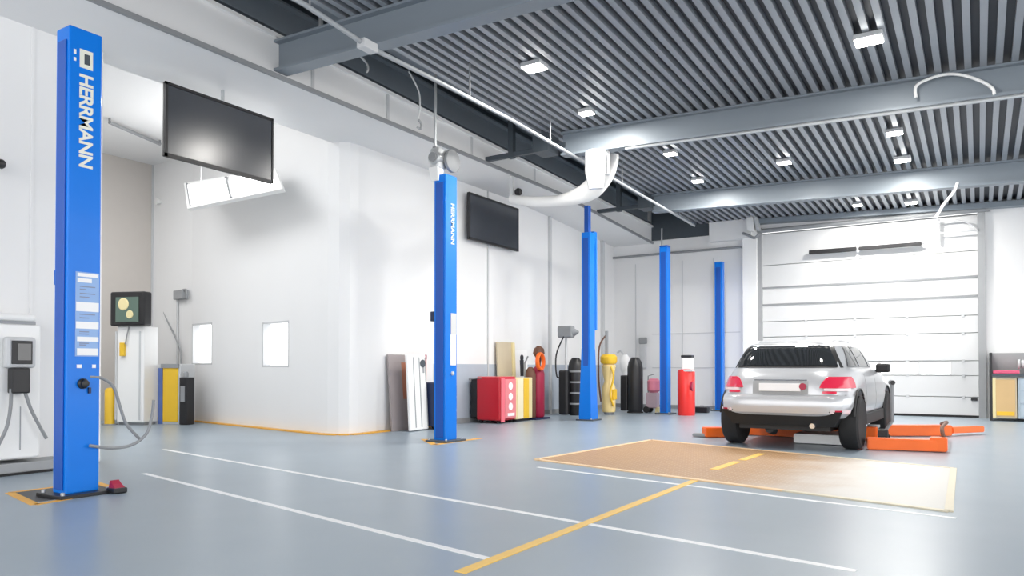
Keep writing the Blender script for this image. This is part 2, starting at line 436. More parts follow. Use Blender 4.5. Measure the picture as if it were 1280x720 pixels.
# steel framing
def ibeam_y(bm, xc, z0f, h, wid, y0, y1):      # runs along y, sloped
    for (xa, xb, za, zb) in ((xc-wid/2, xc+wid/2, 0, .03), (xc-.015, xc+.015, .03, h-.03), (xc-wid/2, xc+wid/2, h-.03, h)):
        bm.hull8([(xa, y0, z0f(y0)+za), (xb, y0, z0f(y0)+za), (xb, y0, z0f(y0)+zb), (xa, y0, z0f(y0)+zb)],
                 [(xa, y1, z0f(y1)+za), (xb, y1, z0f(y1)+za), (xb, y1, z0f(y1)+zb), (xa, y1, z0f(y1)+zb)])
b = MB(); ibeam_y(b, -7.75, lambda y: btop(y)+.14, .42, .22, -2, YB); struct(b.build('trim_12', steel_bl))
b = MB(); ibeam_y(b, -7.15, lambda y: btop(y)+.40, .2, .14, -2, YB); struct(b.build('trim_13', steel_bl))
def ibeam_x(bm, yc, drop, wid, x0, x1):
    f = lambda x: deck(x, yc)-drop
    g = lambda x: deck(x, yc)
    for (ya, yb, za, zb) in ((yc-wid/2, yc+wid/2, 0, .035), (yc-.02, yc+.02, .035, drop-.03), (yc-wid/2, yc+wid/2, drop-.03, drop)):
        bm.hull8([(x0, ya, f(x0)+za), (x0, yb, f(x0)+za), (x0, yb, f(x0)+zb), (x0, ya, f(x0)+zb)],
                 [(x1, ya, f(x1)+za), (x1, yb, f(x1)+za), (x1, yb, f(x1)+zb), (x1, ya, f(x1)+zb)])
for i, (yc, x0) in enumerate(((1.7, -8.0), (6.38, -8.0), (11.1, -6.0), (15.75, -6.2))):
    b = MB(); ibeam_x(b, yc, .40, .21, x0, 5.0)
    struct(b.build('trim_%d' % (14+i), steel_bl))
# beam stubs to the wall
for i, yc in enumerate((11.1, 15.75)):
    b = MB(); b.box(-8.0, -5.95 if i == 0 else -6.15, yc-.04, yc+.04, deck(-7, yc)-.28, deck(-7, yc)-.2)
    b.box(-7.1, -7.0, yc-.05, yc+.05, deck(-7, yc)-.3, deck(-7, yc)+.6)
    b.box(-6.5, -6.2, yc-.2, yc+.2, deck(-6, yc)-.3, deck(-6, yc)+.1)
    struct(b.build('trim_%d' % (18+i), steel_dk))
# white panel over the end wall left of the door
b = MB(); pa = onY(885, 262, YB-.3); pb = onY(938, 262, YB-.3)
b.box(pa.x, pb.x, YB-.22, YB, 4.40, deck(-5, 19)+.02); struct(b.build('wall_back_panel', white_wall))
b = MB(); b.box(XBK, pa.x, YB-.05, YB, deck(-7, 19)-.35, deck(-7, 19)+.6); struct(b.build('wall_back_upper', steel_dk))
b = MB()   # eaves channel above the door
b.hull8([(DX0, YB-.25, deck(DX0, YB)-.12), (7, YB-.25, deck(7, YB)-.12), (7, YB, deck(7, YB)-.12), (DX0, YB, deck(DX0, YB)-.12)],
        [(DX0, YB-.25, deck(DX0, YB)), (7, YB-.25, deck(7, YB)), (7, YB, deck(7, YB)), (DX0, YB, deck(DX0, YB))])
struct(b.build('trim_20', steel_bl))

# ============================================================ FLOOR MARKINGS
def fline(name, p, q, w, m, z=.004):
    a = onZ(*p); c = onZ(*q); a.z = 0; c.z = 0
    t = (c-a).normalized(); n = Vector((-t.y, t.x, 0))*w/2
    b = MB(); b.hull8([a-n, a+n, c+n, c-n], [v+Vector((0, 0, z)) for v in (a-n, a+n, c+n, c-n)])
    o = b.build(name, m); return o
tag(fline('floor_line', (180, 592), (612, 699), .055, white_line, .003), 'white floor line nearest the camera, ending at the yellow line', 'floor marking', 'white bay lines on the floor')
tag(fline('floor_line', (205, 562), (1070, 714), .055, white_line, .003), 'long white floor line crossing the yellow line in mid floor', 'floor marking', 'white bay lines on the floor')
tag(fline('floor_line', (672, 584), (1195, 648), .05, white_line, .003), 'white floor line just in front of the brown tiled pad', 'floor marking', 'white bay lines on the floor')
tag(fline('floor_line', (575, 716), (896, 590), .075, yel_line, .0045), 'yellow floor line running from the bottom edge to the brown tiled pad', 'floor marking')
def fpoly(b, pts, z0, z1):
    P = [onZ(*p) for p in pts]; b.prism([(v.x, v.y) for v in P], z0, z1); return P
A, B_, C_, D_ = (670, 575), (814, 550.5), (1192, 586), (1186, 640)
t = thing('lift_pad', 'brown tiled rectangular pad, floor glare painted pale over its right end, behind the silver car', 'floor pad')
def lerp(p, q, f): return (p[0]+(q[0]-p[0])*f, p[1]+(q[1]-p[1])*f)
wA, wB, wC, wD = [onZ(*q) for q in (A, B_, C_, D_)]
def wl(p, q, f): return p+(q-p)*f
m1 = wl(wA, wD, .70); m2 = wl(wB, wC, .64)
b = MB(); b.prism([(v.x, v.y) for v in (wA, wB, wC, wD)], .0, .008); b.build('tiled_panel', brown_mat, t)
b = MB()
def edge(b, p, q, w, z):
    tt = (q-p).normalized(); n = Vector((-tt.y, tt.x, 0))*w/2
    b.hull8([p-n, p+n, q+n, q-n], [Vector((v.x, v.y, z)) for v in (p-n, p+n, q+n, q-n)])
for p, q in ((wA, wB), (wB, m2), (wA, m1)): edge(b, p, q, .07, .012)
b.build('edge_strip', mat('peach_edge_paint', (.78, .56, .34), .5), t)
b = MB()
for p, q in ((m2, wC), (wC, wD), (m1, wD)): edge(b, p, q, .06, .012)
o = b.build('edge_strip', mat('pale_yellow_paint', (.66, .60, .46), .5), t)
b = MB()
y0 = onZ(892, 588); y1 = onZ(952, 568)
for f0, f1 in ((0, .45), (.55, 1)): edge(b, wl(y0, y1, f0), wl(y0, y1, f1), .09, .013)
b.build('centre_stripe', yel_line, t)

# ============================================================ LIFT COLUMNS
def column(loc, label, h, wx=.22, wy=.28, flare=0, base='plain'):
    t = thing('lift_column', label, 'lift column', loc, 0, 'blue lift columns along the wall')
    b = MB(); b.box(-wx/2, wx/2, -wy/2, wy/2, .025, h, .012)
    if flare: b.hull8([(-wx/2-.04, -wy/2-.05, .025), (wx/2+.04, -wy/2-.05, .025), (wx/2+.04, wy/2+.05, .025), (-wx/2-.04, wy/2+.05, .025)],
                      [(-wx/2, -wy/2, flare), (wx/2, -wy/2, flare), (wx/2, wy/2, flare), (-wx/2, wy/2, flare)])
    b.build('post', blue, t)
    MB().box(-wx/2+.04, wx/2-.04, -wy/2-.012, -wy/2, .06, h-.12, .004).build('side_channel', blue_dk, t)
    MB().box(-wx/2-.09, wx/2+.1, -wy/2-.09, wy/2+.1, 0, .03, .005).build('base_plate', steel_dk if base == 'plain' else black, t)
    b = MB()
    for sx in (-1, 1):
        for sy in (-1, 1): b.lathe([(.016, .03), (.016, .05), (.009, .055)], (sx*(wx/2+.05), sy*(wy/2+.05), 0), 6)
    b.build('anchor_bolts', galv, t)
    return t
# 1: nearest column
t1 = column((-6.65, 3.39, 0), 'nearest and largest blue lift column, with white lettering and stickers', 4.04, base='black')
fx = .11
text_mesh('lettering', 'HERRMANN', .158, mat('cream_lettering', (.80, .80, .70), .5), t1, (fx+.004, -.005, 3.24), (PI/2, PI/2, PI/2), spacing=.93)
b = MB(); b.box(fx, fx+.006, -.055, .055, 3.70, 3.86)
lg = b.build('emblem', mat('cream_lettering', (.8, .8, .7), .5), t1)
MB().box(fx+.006, fx+.009, -.018, .028, 3.735, 3.825).build('emblem_mark', steel_dk, lg)
MB().box(fx, fx+.004, -.105, -.085, 3.80, 3.84).box(fx, fx+.004, -.105, -.085, 3.74, 3.77).build('small_lettering', plate_m, t1)
st = MB().box(fx, fx+.004, -.075, .125, 1.20, 1.93).build('sticker_sheet', mat('pale_blue_sticker', (.26, .42, .72), .4), t1)
b = MB()
for z0, z1, y0, y1 in ((1.84, 1.875, -.06, .06), (1.59, 1.67, -.07, .122), (1.44, 1.50, -.07, .122), (1.33, 1.37, -.06, .122), (1.21, 1.27, -.06, .12), (1.89, 1.92, -.06, .11)):
    b.box(fx+.004, fx+.006, y0, y1, z0, z1)
b.build('sticker_text_bars', plate_m, st)
b = MB()
for z in (1.80, 1.775, 1.74, 1.71, 1.56, 1.53, 1.41, 1.39, 1.31, 1.295): b.box(fx+.004, fx+.006, -.04, .09-.05*((z*100) % 2), z, z+.008)
b.build('sticker_fine_print', mat('grey_ink', (.22, .24, .34), .5), st)
k = MB().lathe([(.045, 0), (.045, .02), (.032, .03), (.032, .055), (.02, .06)], (fx, -.01, .965), 20, 'x').build('control_knob', black, t1, True)
MB().box(fx, fx+.02, .035, .055, .88, .93).build('small_lever', navy, t1)
MB().box(fx, fx+.008, -.06, -.02, 1.10, 1.13).box(fx, fx+.008, .07, .1, 1.1, 1.13).build('indicator_lights', plate_m, t1)
MB().box(-.11-.10, -.11, -.10, -.02, 1.83, 1.96, .008).build('side_bracket', blue_dk, t1)
# foot frame painted around column 1
b = MB()
for p, q in (((12, 616), (44, 631)), ((44, 631), (150, 612)), ((150, 612), (118, 603)), ((118, 603), (12, 616))):
    edge(b, onZ(*p), onZ(*q), .07, .003)
tag(b.build('floor_frame', orange_line), 'orange painted frame on the floor around the nearest column foot', 'floor marking')
b = MB(); fpoly(b, ((16, 616), (46, 628), (140, 612), (114, 604)), .0, .002)
tag(b.build('foot_mat', black), 'black mat under the nearest lift column', 'mat')
# lower control foot (dark red shoe at right side)
t = thing('foot_pedal', 'small dark red pedal at the foot of the nearest column', 'pedal', (-6.42, 3.62, 0))
MB().box(-.07, .07, -.06, .06, .002, .05, .012).build('pedal_base', black, t)
MB().hull8([(-.05, -.045, .05), (.05, -.045, .05), (.05, .045, .05), (-.05, .045, .05)], [(-.04, -.04, .11), (.0, -.04, .08), (.0, .04, .08), (-.04, .04, .11)]).build('pedal_plate', crimson, t)
# hose loop on column 1
P = [onX(px, py, -6.55) for px, py in ((112, 471), (128, 473), (142, 484), (150, 508), (158, 530), (174, 548))]
Q = [onX(px, py, -6.50) for px, py in ((112, 557), (140, 560), (165, 556), (183, 542), (190, 520), (192, 500))]
b = MB(); b.tube(curve_pts(P), .014, 8); h1 = b.build('air_hose', grey, None, True); tag(h1, 'grey hose curving down from the middle of the nearest column', 'hose')
b = MB(); b.tube(curve_pts(Q), .014, 8); h2 = b.build('air_hose', grey, None, True); tag(h2, 'grey hose looping up from the lower part of the nearest column', 'hose')
# 2
t2 = column((-6.77, 8.80, 0), 'second blue lift column, topped by a grey motor housing', 3.99)
text_mesh('lettering', 'HERRMANN', .118, mat('pale_lettering', (.55, .62, .72), .5), t2, (fx+.004, .02, 3.26), (PI/2, PI/2, PI/2), spacing=.95)
MB().box(fx, fx+.01, -.02, .115, 1.60, 1.92, .003).build('rating_plate', ltgrey, t2)
MB().box(fx, fx+.01, -.03, .105, 1.14, 1.60, .003).build('instruction_sheet', plate_m, t2)
MB().lathe([(.03, 0), (.03, .02), (.018, .03)], (fx, .02, 1.02), 16, 'x').build('key_switch', ltgrey, t2, True)
MB().box(-.2, -.11, -.12, .0, 1.80, 1.95, .01).build('side_bracket', navy, t2)
b = MB(); b.box(-.16, .02, -.19, .02, 4.08, 4.40, .04); b.lathe([(.09, -.02), (.11, 0), (.11, .2), (.09, .22)], (-.07, -.20, 4.24), 20, 'y')
m_ = b.build('motor_housing', galv, t2, True)
MB().lathe([(.07, 0), (.07, .02), (.05, .03)], (-.07, -.245, 4.24), 18, 'y').build('fan_cover', grey, m_, True)
b = MB(); b.lathe([(.1, 0), (.17, .03), (.17, .08), (.1, .12)], (.02, .06, 4.22), 20, 'x'); b.build('belt_pulley', grey, t2, True)
MB().hull8([(-.15, -.16, 3.9), (-.02, -.16, 3.9), (-.02, -.13, 3.9), (-.15, -.13, 3.9)], [(-.17, -.2, 4.1), (.0, -.2, 4.1), (.0, .0, 4.1), (-.17, .0, 4.1)]).build('mounting_bracket', white_gloss, t2)
b = MB()
for p, q in (((530, 549), (543, 556)), ((543, 556), (600, 548)), ): edge(b, onZ(*p), onZ(*q), .10, .003)
tag(b.build('floor_frame', orange_line), 'orange painted frame on the floor around the second column foot', 'floor marking')
# 3
t3 = column((-6.95, 13.95, 0), 'third blue lift column with a narrow mast extension on top', 3.95, .2, .24, flare=1.5)
MB().box(-.06, .04, -.07, .05, 3.95, 4.52, .006).build('mast_extension', blue_dk, t3)
MB().box(-.1, .12, .13, .2, 1.9, 3.85, .02).build('cylinder_cover', blue, t3)
MB().box(-.1, .1, .1, .24, 3.7, 4.0, .03).build('head_cap', blue, t3)
t4 = column((-6.35, 16.85, 0), 'fourth blue lift column, standing in front of the red barrel', 3.99, .2, .22)
MB().box(-.1, .1, -.11, .11, 3.99, 4.03, .01).build('top_cap', blue_dk, t4)
MB().tube([(-.06, -.05, 4.0), (-.06, -.05, 4.45)], .02, 8).build('conduit', grey, t4)
t5 = column((-5.62, 18.80, 0), 'fifth and farthest blue lift column, near the left tail of the car', 3.80, .2, .2)
MB().box(-.1, .1, -.1, .1, 3.80, 3.82).build('top_cap', blue, t5)

# ============================================================ SCREENS
def monitor(loc, w, h, label, hang):
    t = thing('wall_monitor', label, 'monitor', loc, 0)
    b = MB(); b.box(-.05, 0, -w/2, w/2, -h/2, h/2, .012); b.build('casing', black, t)
    MB().box(0, .003, -w/2+.045, w/2-.03, -h/2+.05, h/2-.04).build('display', screen, t)
    f = MB(); f.box(0, .012, -w/2, -w/2+.04, -h/2, h/2); f.box(0, .012, w/2-.025, w/2, -h/2, h/2)
    f.box(0, .012, -w/2, w/2, h/2-.035, h/2); f.box(0, .012, -w/2, w/2, -h/2, -h/2+.045)
    f.build('bezel', black, t)
    if hang:
        MB().tube([(-.03, .02, h/2), (-.03, .02, hang)], .022, 8).build('hanging_rod', galv, t)
        MB().box(-.08, -.05, -.2, .25, -.2, .2).build('bracket', grey, t)
    else:
        MB().box(-.14, -.05, -.3, .3, -.25, .25).build('bracket', grey, t)
    return t
a = onX(206, 102, -8.55); c = onX(341, 229, -8.55); e = onX(341, 149, -8.55); g = onX(206, 195, -8.55)
zc = (a.z+g.z+c.z+e.z)/4
monitor((-8.55, (a.y+c.y)/2, zc), c.y-a.y, .94, 'large black monitor hanging in the alcove opening', 4.84-zc)
a = onX(586, 239, -8.6); g = onX(586, 298, -8.6); c = onX(648, 315, -8.6); e = onX(648, 262, -8.6)
monitor((-8.6, (a.y+c.y)/2, (a.z+g.z+c.z+e.z)/4), c.y-a.y, .95, 'black monitor on the wall right of the second blue column', 0)

# ============================================================ OVERHEAD PIPES
XP = -5.75
b = MB(); pp = [onX(px, py, XP) for px, py in ((330, -22), (380, 5), (460, 58), (548, 102), (640, 150), (735, 202), (800, 238), (868, 275))]
for q in pp: q.z = min(q.z, deck(XP, q.y)-.44)
y_a, y_b = pp[0].y, pp[-1].y
pt = thing('overhead_pipe', 'long light grey pipe running under the roof beams along the left side', 'pipe')
MB().tube(pp, .027, 10).build('pipe_run', pipe_m, pt, True)
for y in (5.2, 8.0, 10.2, 13.0, 16.2):
    zz = deck(XP, y)
    zp = min([q for q in pp], key=lambda q: abs(q.y-y)).z
    MB().tube([(XP, y, zp), (XP, y, zz+.02)], .012, 6).build('hanger_rod', grey, pt)
MB().box(XP-.06, XP+.06, pp[2].y-.12, pp[2].y+.1, pp[2].z-.05, pp[2].z+.05, .01).build('clamp', ltgrey, pt)
# conduit down to column 2
p = onX(548, 100, -6.86)
t = thing('conduit', 'thin pale conduit rising from the second column motor to the roof', 'conduit', (-6.93, 8.75, 4.40))
MB().tube([(0, 0, 0), (0, 0, deck(-6.9, 8.75)-4.40+.6)], .022, 8).build('conduit_tube', galv, t, True)
MB().box(-.03, .03, -.03, .03, .0, .05).build('gland', grey, t)
# hooks & cables hanging near bulkhead
def hang(px, y0, y1, X, label, hook=True):
    q = onX(px, y1, X); t = thing('hanging_cable', label, 'cable', (q.x, q.y, q.z))
    zt = onX(px, y0, X).z-q.z
    MB().tube(curve_pts([(0, 0, .1), (.02, .01, zt*.4), (-.02, .02, zt*.7), (-.06, -.15, zt)]), .014, 6).build('cable', ltgrey, t, True)
    if hook:
        MB().tube(curve_pts([(0, 0, .1), (.03, .03, .04), (0, .05, -.02), (-.03, .0, .0)]), .018, 8).build('hook', grey, t, True)
    return t
hang(523, 92, 158, -6.9, 'thin cable with a small hook hanging left of the second column motor')
hang(458, 68, 100, -6.9, 'short thin cable hanging under the pipe clamp above the alcove', False)
b = MB(); q = onX(401, 76, -7.3); b.tube([(q.x, q.y, btop(q.y)+.05), (q.x, q.y, btop(q.y)+1.0)], .03, 8)
tag(b.build('hanger_post', galv, None, True), 'thin grey upright between bulkhead and raised roof near the monitor', 'post')
# white curved extraction arm by column 3
XE = -5.45
t = thing('extraction_arm', 'white curved extraction arm sweeping up above the third column', 'extraction arm')
P = [onX(px, py, xx) for px, py, xx in ((640, 249, -7.65), (668, 252, -7.0), (695, 251, -6.55), (720, 246, -6.1), (740, 236, -5.8), (755, 220, -5.6), (764, 204, -5.5), (767, 192, -5.45))]
R = [.085, .095, .10, .14, .19, .17, .12, .09]
MB().tube(curve_pts(P, 4), [R[min(i//4, 7)]*(1-(i % 4)/4)+R[min(i//4+1, 7)]*((i % 4)/4) for i in range(29)], 14).build('arm_tube', white_gloss, t, True)
P = [onX(px, py, XE+.12) for px, py in ((745, 236), (744, 215), (745, 191))]
MB().tube(P, [.12, .17, .18], 14).build('nozzle', white_gloss, t, True)
P = [onX(px, py, XE) for px, py in ((736, 208), )]
MB().box(P[0].x-.02, P[0].x+.3, P[0].y+.12, P[0].y+.2, P[0].z-.15, P[0].z+.35, .02).build('side_plate', ltgrey, t)
q = onX(640, 249, -7.65); MB().box(q.x-.04, q.x+.04, q.y-.04, q.y+.04, q.z-.05, 4.83, .01).build('wall_bracket', ltgrey, t)
q = onX(648, 240, -7.5); MB().lathe([(.06, -.05), (.08, 0), (.06, .05)], q, 14, 'x').build('swivel_joint', black, t, True)
# white hose arch on beam 1
P = [onY(px, py, 10.98) for px, py in ((1145, 122), (1145, 108), (1160, 99), (1182, 93), (1203, 94), (1225, 101), (1240, 110), (1243, 118))]
b = MB(); b.tube(curve_pts(P), .019, 8)
tag(b.build('flexible_hose', white_gloss, None, True), 'white hose arching over the middle roof beam at upper right', 'hose')
P = [onY(px, py, 10.90) for px, py in ((778, 184), (900, 167), (1060, 143), (1200, 122), (1285, 109))]
for q in P: q.z = deck(q.x, 11.1)-.43; q.y = 11.02
b = MB(); b.tube(P, .022, 8)
tag(b.build('conduit', galv, None, True), 'pale conduit fixed along the underside of the middle roof beam', 'conduit')
P = [onY(px, py, 15.63) for px, py in ((1170, 272), (1180, 255), (1192, 240), (1197, 228))]
b = MB(); b.tube(curve_pts(P), .025, 8)
tag(b.build('flexible_hose', white_gloss, None, True), 'short white hose slanting under the rear roof beam above the door', 'hose')

# ============================================================ LAMPS
lamps = [(668, 84, 1.1, 'ceiling lamp farthest left, nearest the overhead pipe'), (733, 141, .8, 'small ceiling lamp just above the left end of the middle beam'),
         (838, 192, .8, 'ceiling lamp right of the white extraction arm, beyond the middle beam'), (872, 226, .8, 'small ceiling lamp close to the left end of the rear beam'),
         (980, 203, .9, 'ceiling lamp in the middle of the bay between middle and rear beams'), (1086, 50, 1.15, 'largest and nearest ceiling lamp, at upper right'),
         (1118, 166, .9, 'lamp added in place of a bright reflection on the ribs, behind the middle beam'), (1128, 200, 1.0, 'bright ceiling lamp right beside the rear beam, above the door'),  # first lamp is added for a reflection on the ribs, not a fixture
         (1072, 256, .7, 'tiny ceiling lamp beyond the rear beam above the middle of the door'), (1139, 253, .9, 'ceiling lamp beyond the rear beam above the right of the door')]
L0 = None
for i, (px, py, s, lab) in enumerate(lamps):
    q = onDeck(px, py, -.05)
    if L0 is None:
        t = thing('ceiling_lamp', lab, 'lamp', (q.x, q.y, deck(q.x, q.y)-.0), 0, 'square lamps on the ribbed ceiling')
        MB().box(-.17, .17, -.14, .14, -.06, 0, .01).build('lamp_housing', ltgrey, t)
        MB().box(-.155, .155, -.125, .125, -.075, -.055, .005).build('lamp_diffuser', lampm, t)
        L0 = t
    else:
        t = L0.copy(); C.objects.link(t); t.location = (q.x, q.y, deck(q.x, q.y)); t['label'] = lab
        for ch in L0.children:
            c = ch.copy(); C.objects.link(c); c.parent = t
    t.scale = (s*.8, s*.8, 1)
    ld = bpy.data.lights.new('lamp_light', 'AREA'); ld.shape = 'RECTANGLE'; ld.size = .3; ld.size_y = .24; ld.energy = 48; ld.color = (1, .97, .92)
    lo = bpy.data.objects.new('lamp_light', ld); C.objects.link(lo); lo.location = (q.x, q.y, deck(q.x, q.y)-.085)

# ============================================================ ALCOVE THINGS
# suspended light box
pl = on_alcove(296, 245)
A1, A2, A3, A4 = [Vector(onY(px, py, yy)) for px, py, yy in ((238, 264, 8.2), (357, 240, 8.0), (347, 214, 8.55), (233, 232, 8.75))]
t = thing('light_box', 'bright two-panel light box hanging below the monitor in the alcove', 'light box')
nrm = (A2-A1).cross(A4-A1).normalized()
up = nrm if nrm.z > 0 else -nrm
def plate(b, pts, n, th): b.hull8([p for p in pts], [p+n*th for p in pts])
b = MB(); plate(b, [A1, A2, A3, A4], up, .07); b.build('light_box_body', white_gloss, t)
def bil(u, v): return (A1*(1-u)+A2*u)*(1-v)+(A4*(1-u)+A3*u)*v
fn = nrm if nrm.dot(O0-A1) > 0 else -nrm
fo = up*.07 if fn.dot(up) > 0 else up*0
for u0, u1 in ((.05, .48), (.53, .95)):
    b = MB(); plate(b, [bil(u0, .15)+fo, bil(u1, .15)+fo, bil(u1, .88)+fo, bil(u0, .88)+fo], fn, .008); b.build('diffuser', litbox, t)
for u0, u1 in ((.035, .05), (.485, .51)):
    b = MB(); plate(b, [bil(u0, .05)+fo, bil(u1, .05)+fo, bil(u1, .95)+fo, bil(u0, .95)+fo], fn, .02); b.build('frame_bar', grey, t)
for u in (.15, .85):
    p = bil(u, .5); MB().tube([p, Vector((p.x, p.y, 5.6))], .008, 6).build('suspension_wire', ltgrey, t)
# alcove ceiling rail
a = onZ(137, 153, 5.52); c = onZ(200, 180, 5.52)
b = MB(); b.tube([(a.x, a.y, 5.52), (c.x, c.y, 5.52)], .035, 8)
b.tube([(a.x, a.y, 5.52), (a.x, a.y, 5.6)], .02, 6); b.tube([(c.x, c.y, 5.52), (c.x, c.y, 5.6)], .02, 6)
tag(b.build('ceiling_rail', grey, None, True), 'dark rail under the alcove ceiling left of the large monitor', 'rail')
# diagnostic station
q = onZ(167, 531)
VD = RM @ Vector((0, 0, -1))
t = thing('diagnostic_station', 'white diagnostic cabinet topped by a black framed screen in the alcove', 'diagnostic machine', (q.x, q.y, 0), math.radians(20))
pw = (q-O0).dot(VD)/F*.985; zz = lambda py: CAMH+(460-py)*pw
MB().box(-.30, .30, -.1, .3, .05, zz(407), .02).build('cabinet', white_gloss, t)
MB().box(-.33, -.29, -.115, -.1, .1, zz(407)-.1).box(.2, .23, -.115, -.1, .1, zz(407)-.1).build('trim_strip', ltgrey, t)
MB().box(-.28, .28, -.06, .26, 0, .05).build('plinth', grey, t)
sc = MB().box(-.38, .38, -.2, .02, zz(407), zz(364), .03).build('screen_housing', black, t)
MB().box(-.24, .26, -.215, -.2, zz(402), zz(371)).build('screen_glass', scr_dk, sc)
b = MB(); b.lathe([(.10, 0), (.12, .01), (.06, .015)], (-.06, -.235, zz(380)), 16, 'y'); b.lathe([(.07, 0), (.08, .01), (.04, .015)], (.08, -.235, zz(393)), 16, 'y')
b.build('screen_graphic', cream, sc)
MB().tube(curve_pts([(-.02, -.12, zz(408)), (-.05, -.14, zz(420)), (-.09, -.13, zz(430))]), .012, 6).build('cable', grey, t, True)
MB().box(-.2, -.1, -.16, -.1, zz(445), zz(428), .01).build('hand_probe', yellow, t)
# yellow-blue cabinet
q = onZ(214, 530)
t = thing('service_cabinet', 'tall yellow cabinet with blue side in the alcove', 'cabinet', (q.x, q.y+.05, 0), math.radians(15))
pw = (q-O0).dot(VD)/F*.985
MB().box(-.27, .25, -.1, .3, .0, CAMH+(460-455)*pw, .01).build('body', ltgrey, t)
MB().box(-.16, .2, -.115, -.1, .05, CAMH, .004).build('door', yellow, t)
MB().box(-.27, -.17, -.12, -.1, .0, CAMH, .004).build('side_panel', mat('cobalt_panel', (.10, .16, .42), .4), t)
MB().box(-.2, .22, -.13, .1, CAMH+.0, CAMH+.08).build('top_lip', grey, t)
q = onZ(232, 531)
t = thing('pressure_unit', 'slim black floor unit right of the yellow cabinet', 'floor unit', (q.x, q.y, 0), math.radians(15))
MB().box(-.09, .09, -.08, .14, 0, .92, .02).build('body', black, t)
MB().lathe([(.05, .92), (.05, 1.0), (.03, 1.03)], (0, 0, 0), 14).build('cap', grey, t, True)
MB().box(-.05, .05, -.09, -.08, .45, .75).build('label_plate', grey, t)
q = on_alcove(232, 369)
t = thing('wall_dispenser', 'grey wall unit with hanging cables above the slim black floor unit', 'wall unit', (q.x, q.y, q.z), ang_w)
MB().box(-.24, .16, -.16, 0, -.09, .10, .015).build('housing', gap_m, t)
MB().tube(curve_pts([(.1, -.1, .09), (.26, -.1, .07), (.27, -.1, -.1)]), .03, 8).build('spout', grey, t, True)
MB().tube([(-.2, -.08, -.09), (-.2, -.08, -1.5)], .022, 6).build('cable', ltgrey, t, True)
P = [on_alcove(px, py)+Vector((0, -.1, 0))-Vector(t.location) for px, py in ((206, 378), (214, 400), (226, 425), (231, 440), (232, 468))]
Ri = Matrix.Rotation(-ang_w, 3, 'Z')
MB().tube(curve_pts([Ri @ p for p in P]), .018, 6).build('cable', gap_m, t, True)
q = onZ(137, 531)
t = thing('bollard', 'orange-yellow bollard at the alcove edge behind the nearest column', 'bollard', (q.x, q.y, 0))
MB().lathe([(.09, .02), (.09, .66), (.07, .70), (.02, .72)], (0, 0, 0), 18).build('tube', yellow, t, True); MB().lathe([(.14, 0), (.14, .02)], (0, 0, 0), 18).build('base', grey, t)
# alcove spotlight
q = on_alcove(207, 254)
t = thing('spotlight', 'small white spotlight on the alcove back wall left of the light box', 'spotlight', (q.x, q.y, q.z), ang_w)
MB().box(-.03, .03, -.12, 0, -.03, .03).build('arm', grey, t); MB().lathe([(.03, 0), (.07, -.1), (.07, -.13)], (.05, -.1, 0), 14, 'y').build('lamp_head', white_gloss, t, True)

# ============================================================ CHARGER
XC = -8.40
t = thing('charging_cabinet', 'white wall cabinet with rounded top shelf at the left edge', 'cabinet', (XC, 3.4, 0))
yr = onX(50, 590, XC).y-3.4; yl = 2.2-3.4
MB().box(-.33, 0, yl, yr, .16, 1.56, .02).build('body', white_gloss, t)
MB().box(-.33, .05, yl, yr-.06, 1.585, 1.66, .03).build('top_shelf', white_gloss, t)
MB().box(-.33, .012, yl, yr-.06, 1.555, 1.585).build('shadow_gap', gap_m, t)
MB().box(-.33, .03, yl, yr+.28, .02, .12, .01).build('plinth', gap_m, t)
MB().box(-.33, .05, yl, yr+.1, 0, .02).build('foot', rubber, t)
MB().box(0, .004, yr-.2, yr-.19, .25, .7).build('panel_joint', gap_m, t)
yc = (onX(5, 450, XC+.05).y+onX(43, 450, XC+.05).y)/2; hw = (onX(43, 450, XC+.05).y-onX(5, 450, XC+.05).y)/2
t = thing('charging_unit', 'black and silver charging unit with two cables on the white cabinet', 'charger', (XC, yc, 1.2))
MB().box(0, .10, -hw, hw, -.10, .22, .03).build('casing', ltgrey, t)
MB().box(.1, .112, -hw+.045, hw-.045, -.06, .18, .005).build('display', black, t)
MB().box(.112, .115, -hw+.10, hw-.06, -.02, .15).build('screen', glass_dk, t)
MB().box(.0, .13, -hw+.05, hw-.07, -.36, -.10, .015).build('connector_dock', black, t)
c0 = Vector((XC, yc, 1.2))
P = [onX(px, py, XC+.08)-c0 for px, py in ((14, 486), (13, 510), (8, 535), (-4, 560))]
MB().tube(curve_pts(P), .018, 8).build('cable', grey, t, True)
P = [onX(px, py, XC+.08)-c0 for px, py in ((30, 486), (38, 510), (48, 530), (58, 548))]
MB().tube(curve_pts(P), .018, 8).build('cable', grey, t, True)
q = onX(0, 202, -8.5)
t = thing('security_camera', 'small black camera high on the wall at the left edge', 'camera', (-8.75, q.y, q.z))
MB().tube([(0, 0, .05), (.12, 0, .05)], .02, 8).build('mount', black, t); MB().lathe([(.03, -.12), (.05, -.10), (.05, .08), (.035, .10)], (.16, -.02, 0), 14, 'y').build('camera_body', black, t, True)

# ============================================================ THINGS ALONG THE LEFT WALL
def base(px, py): q = onZ(px, py); return q
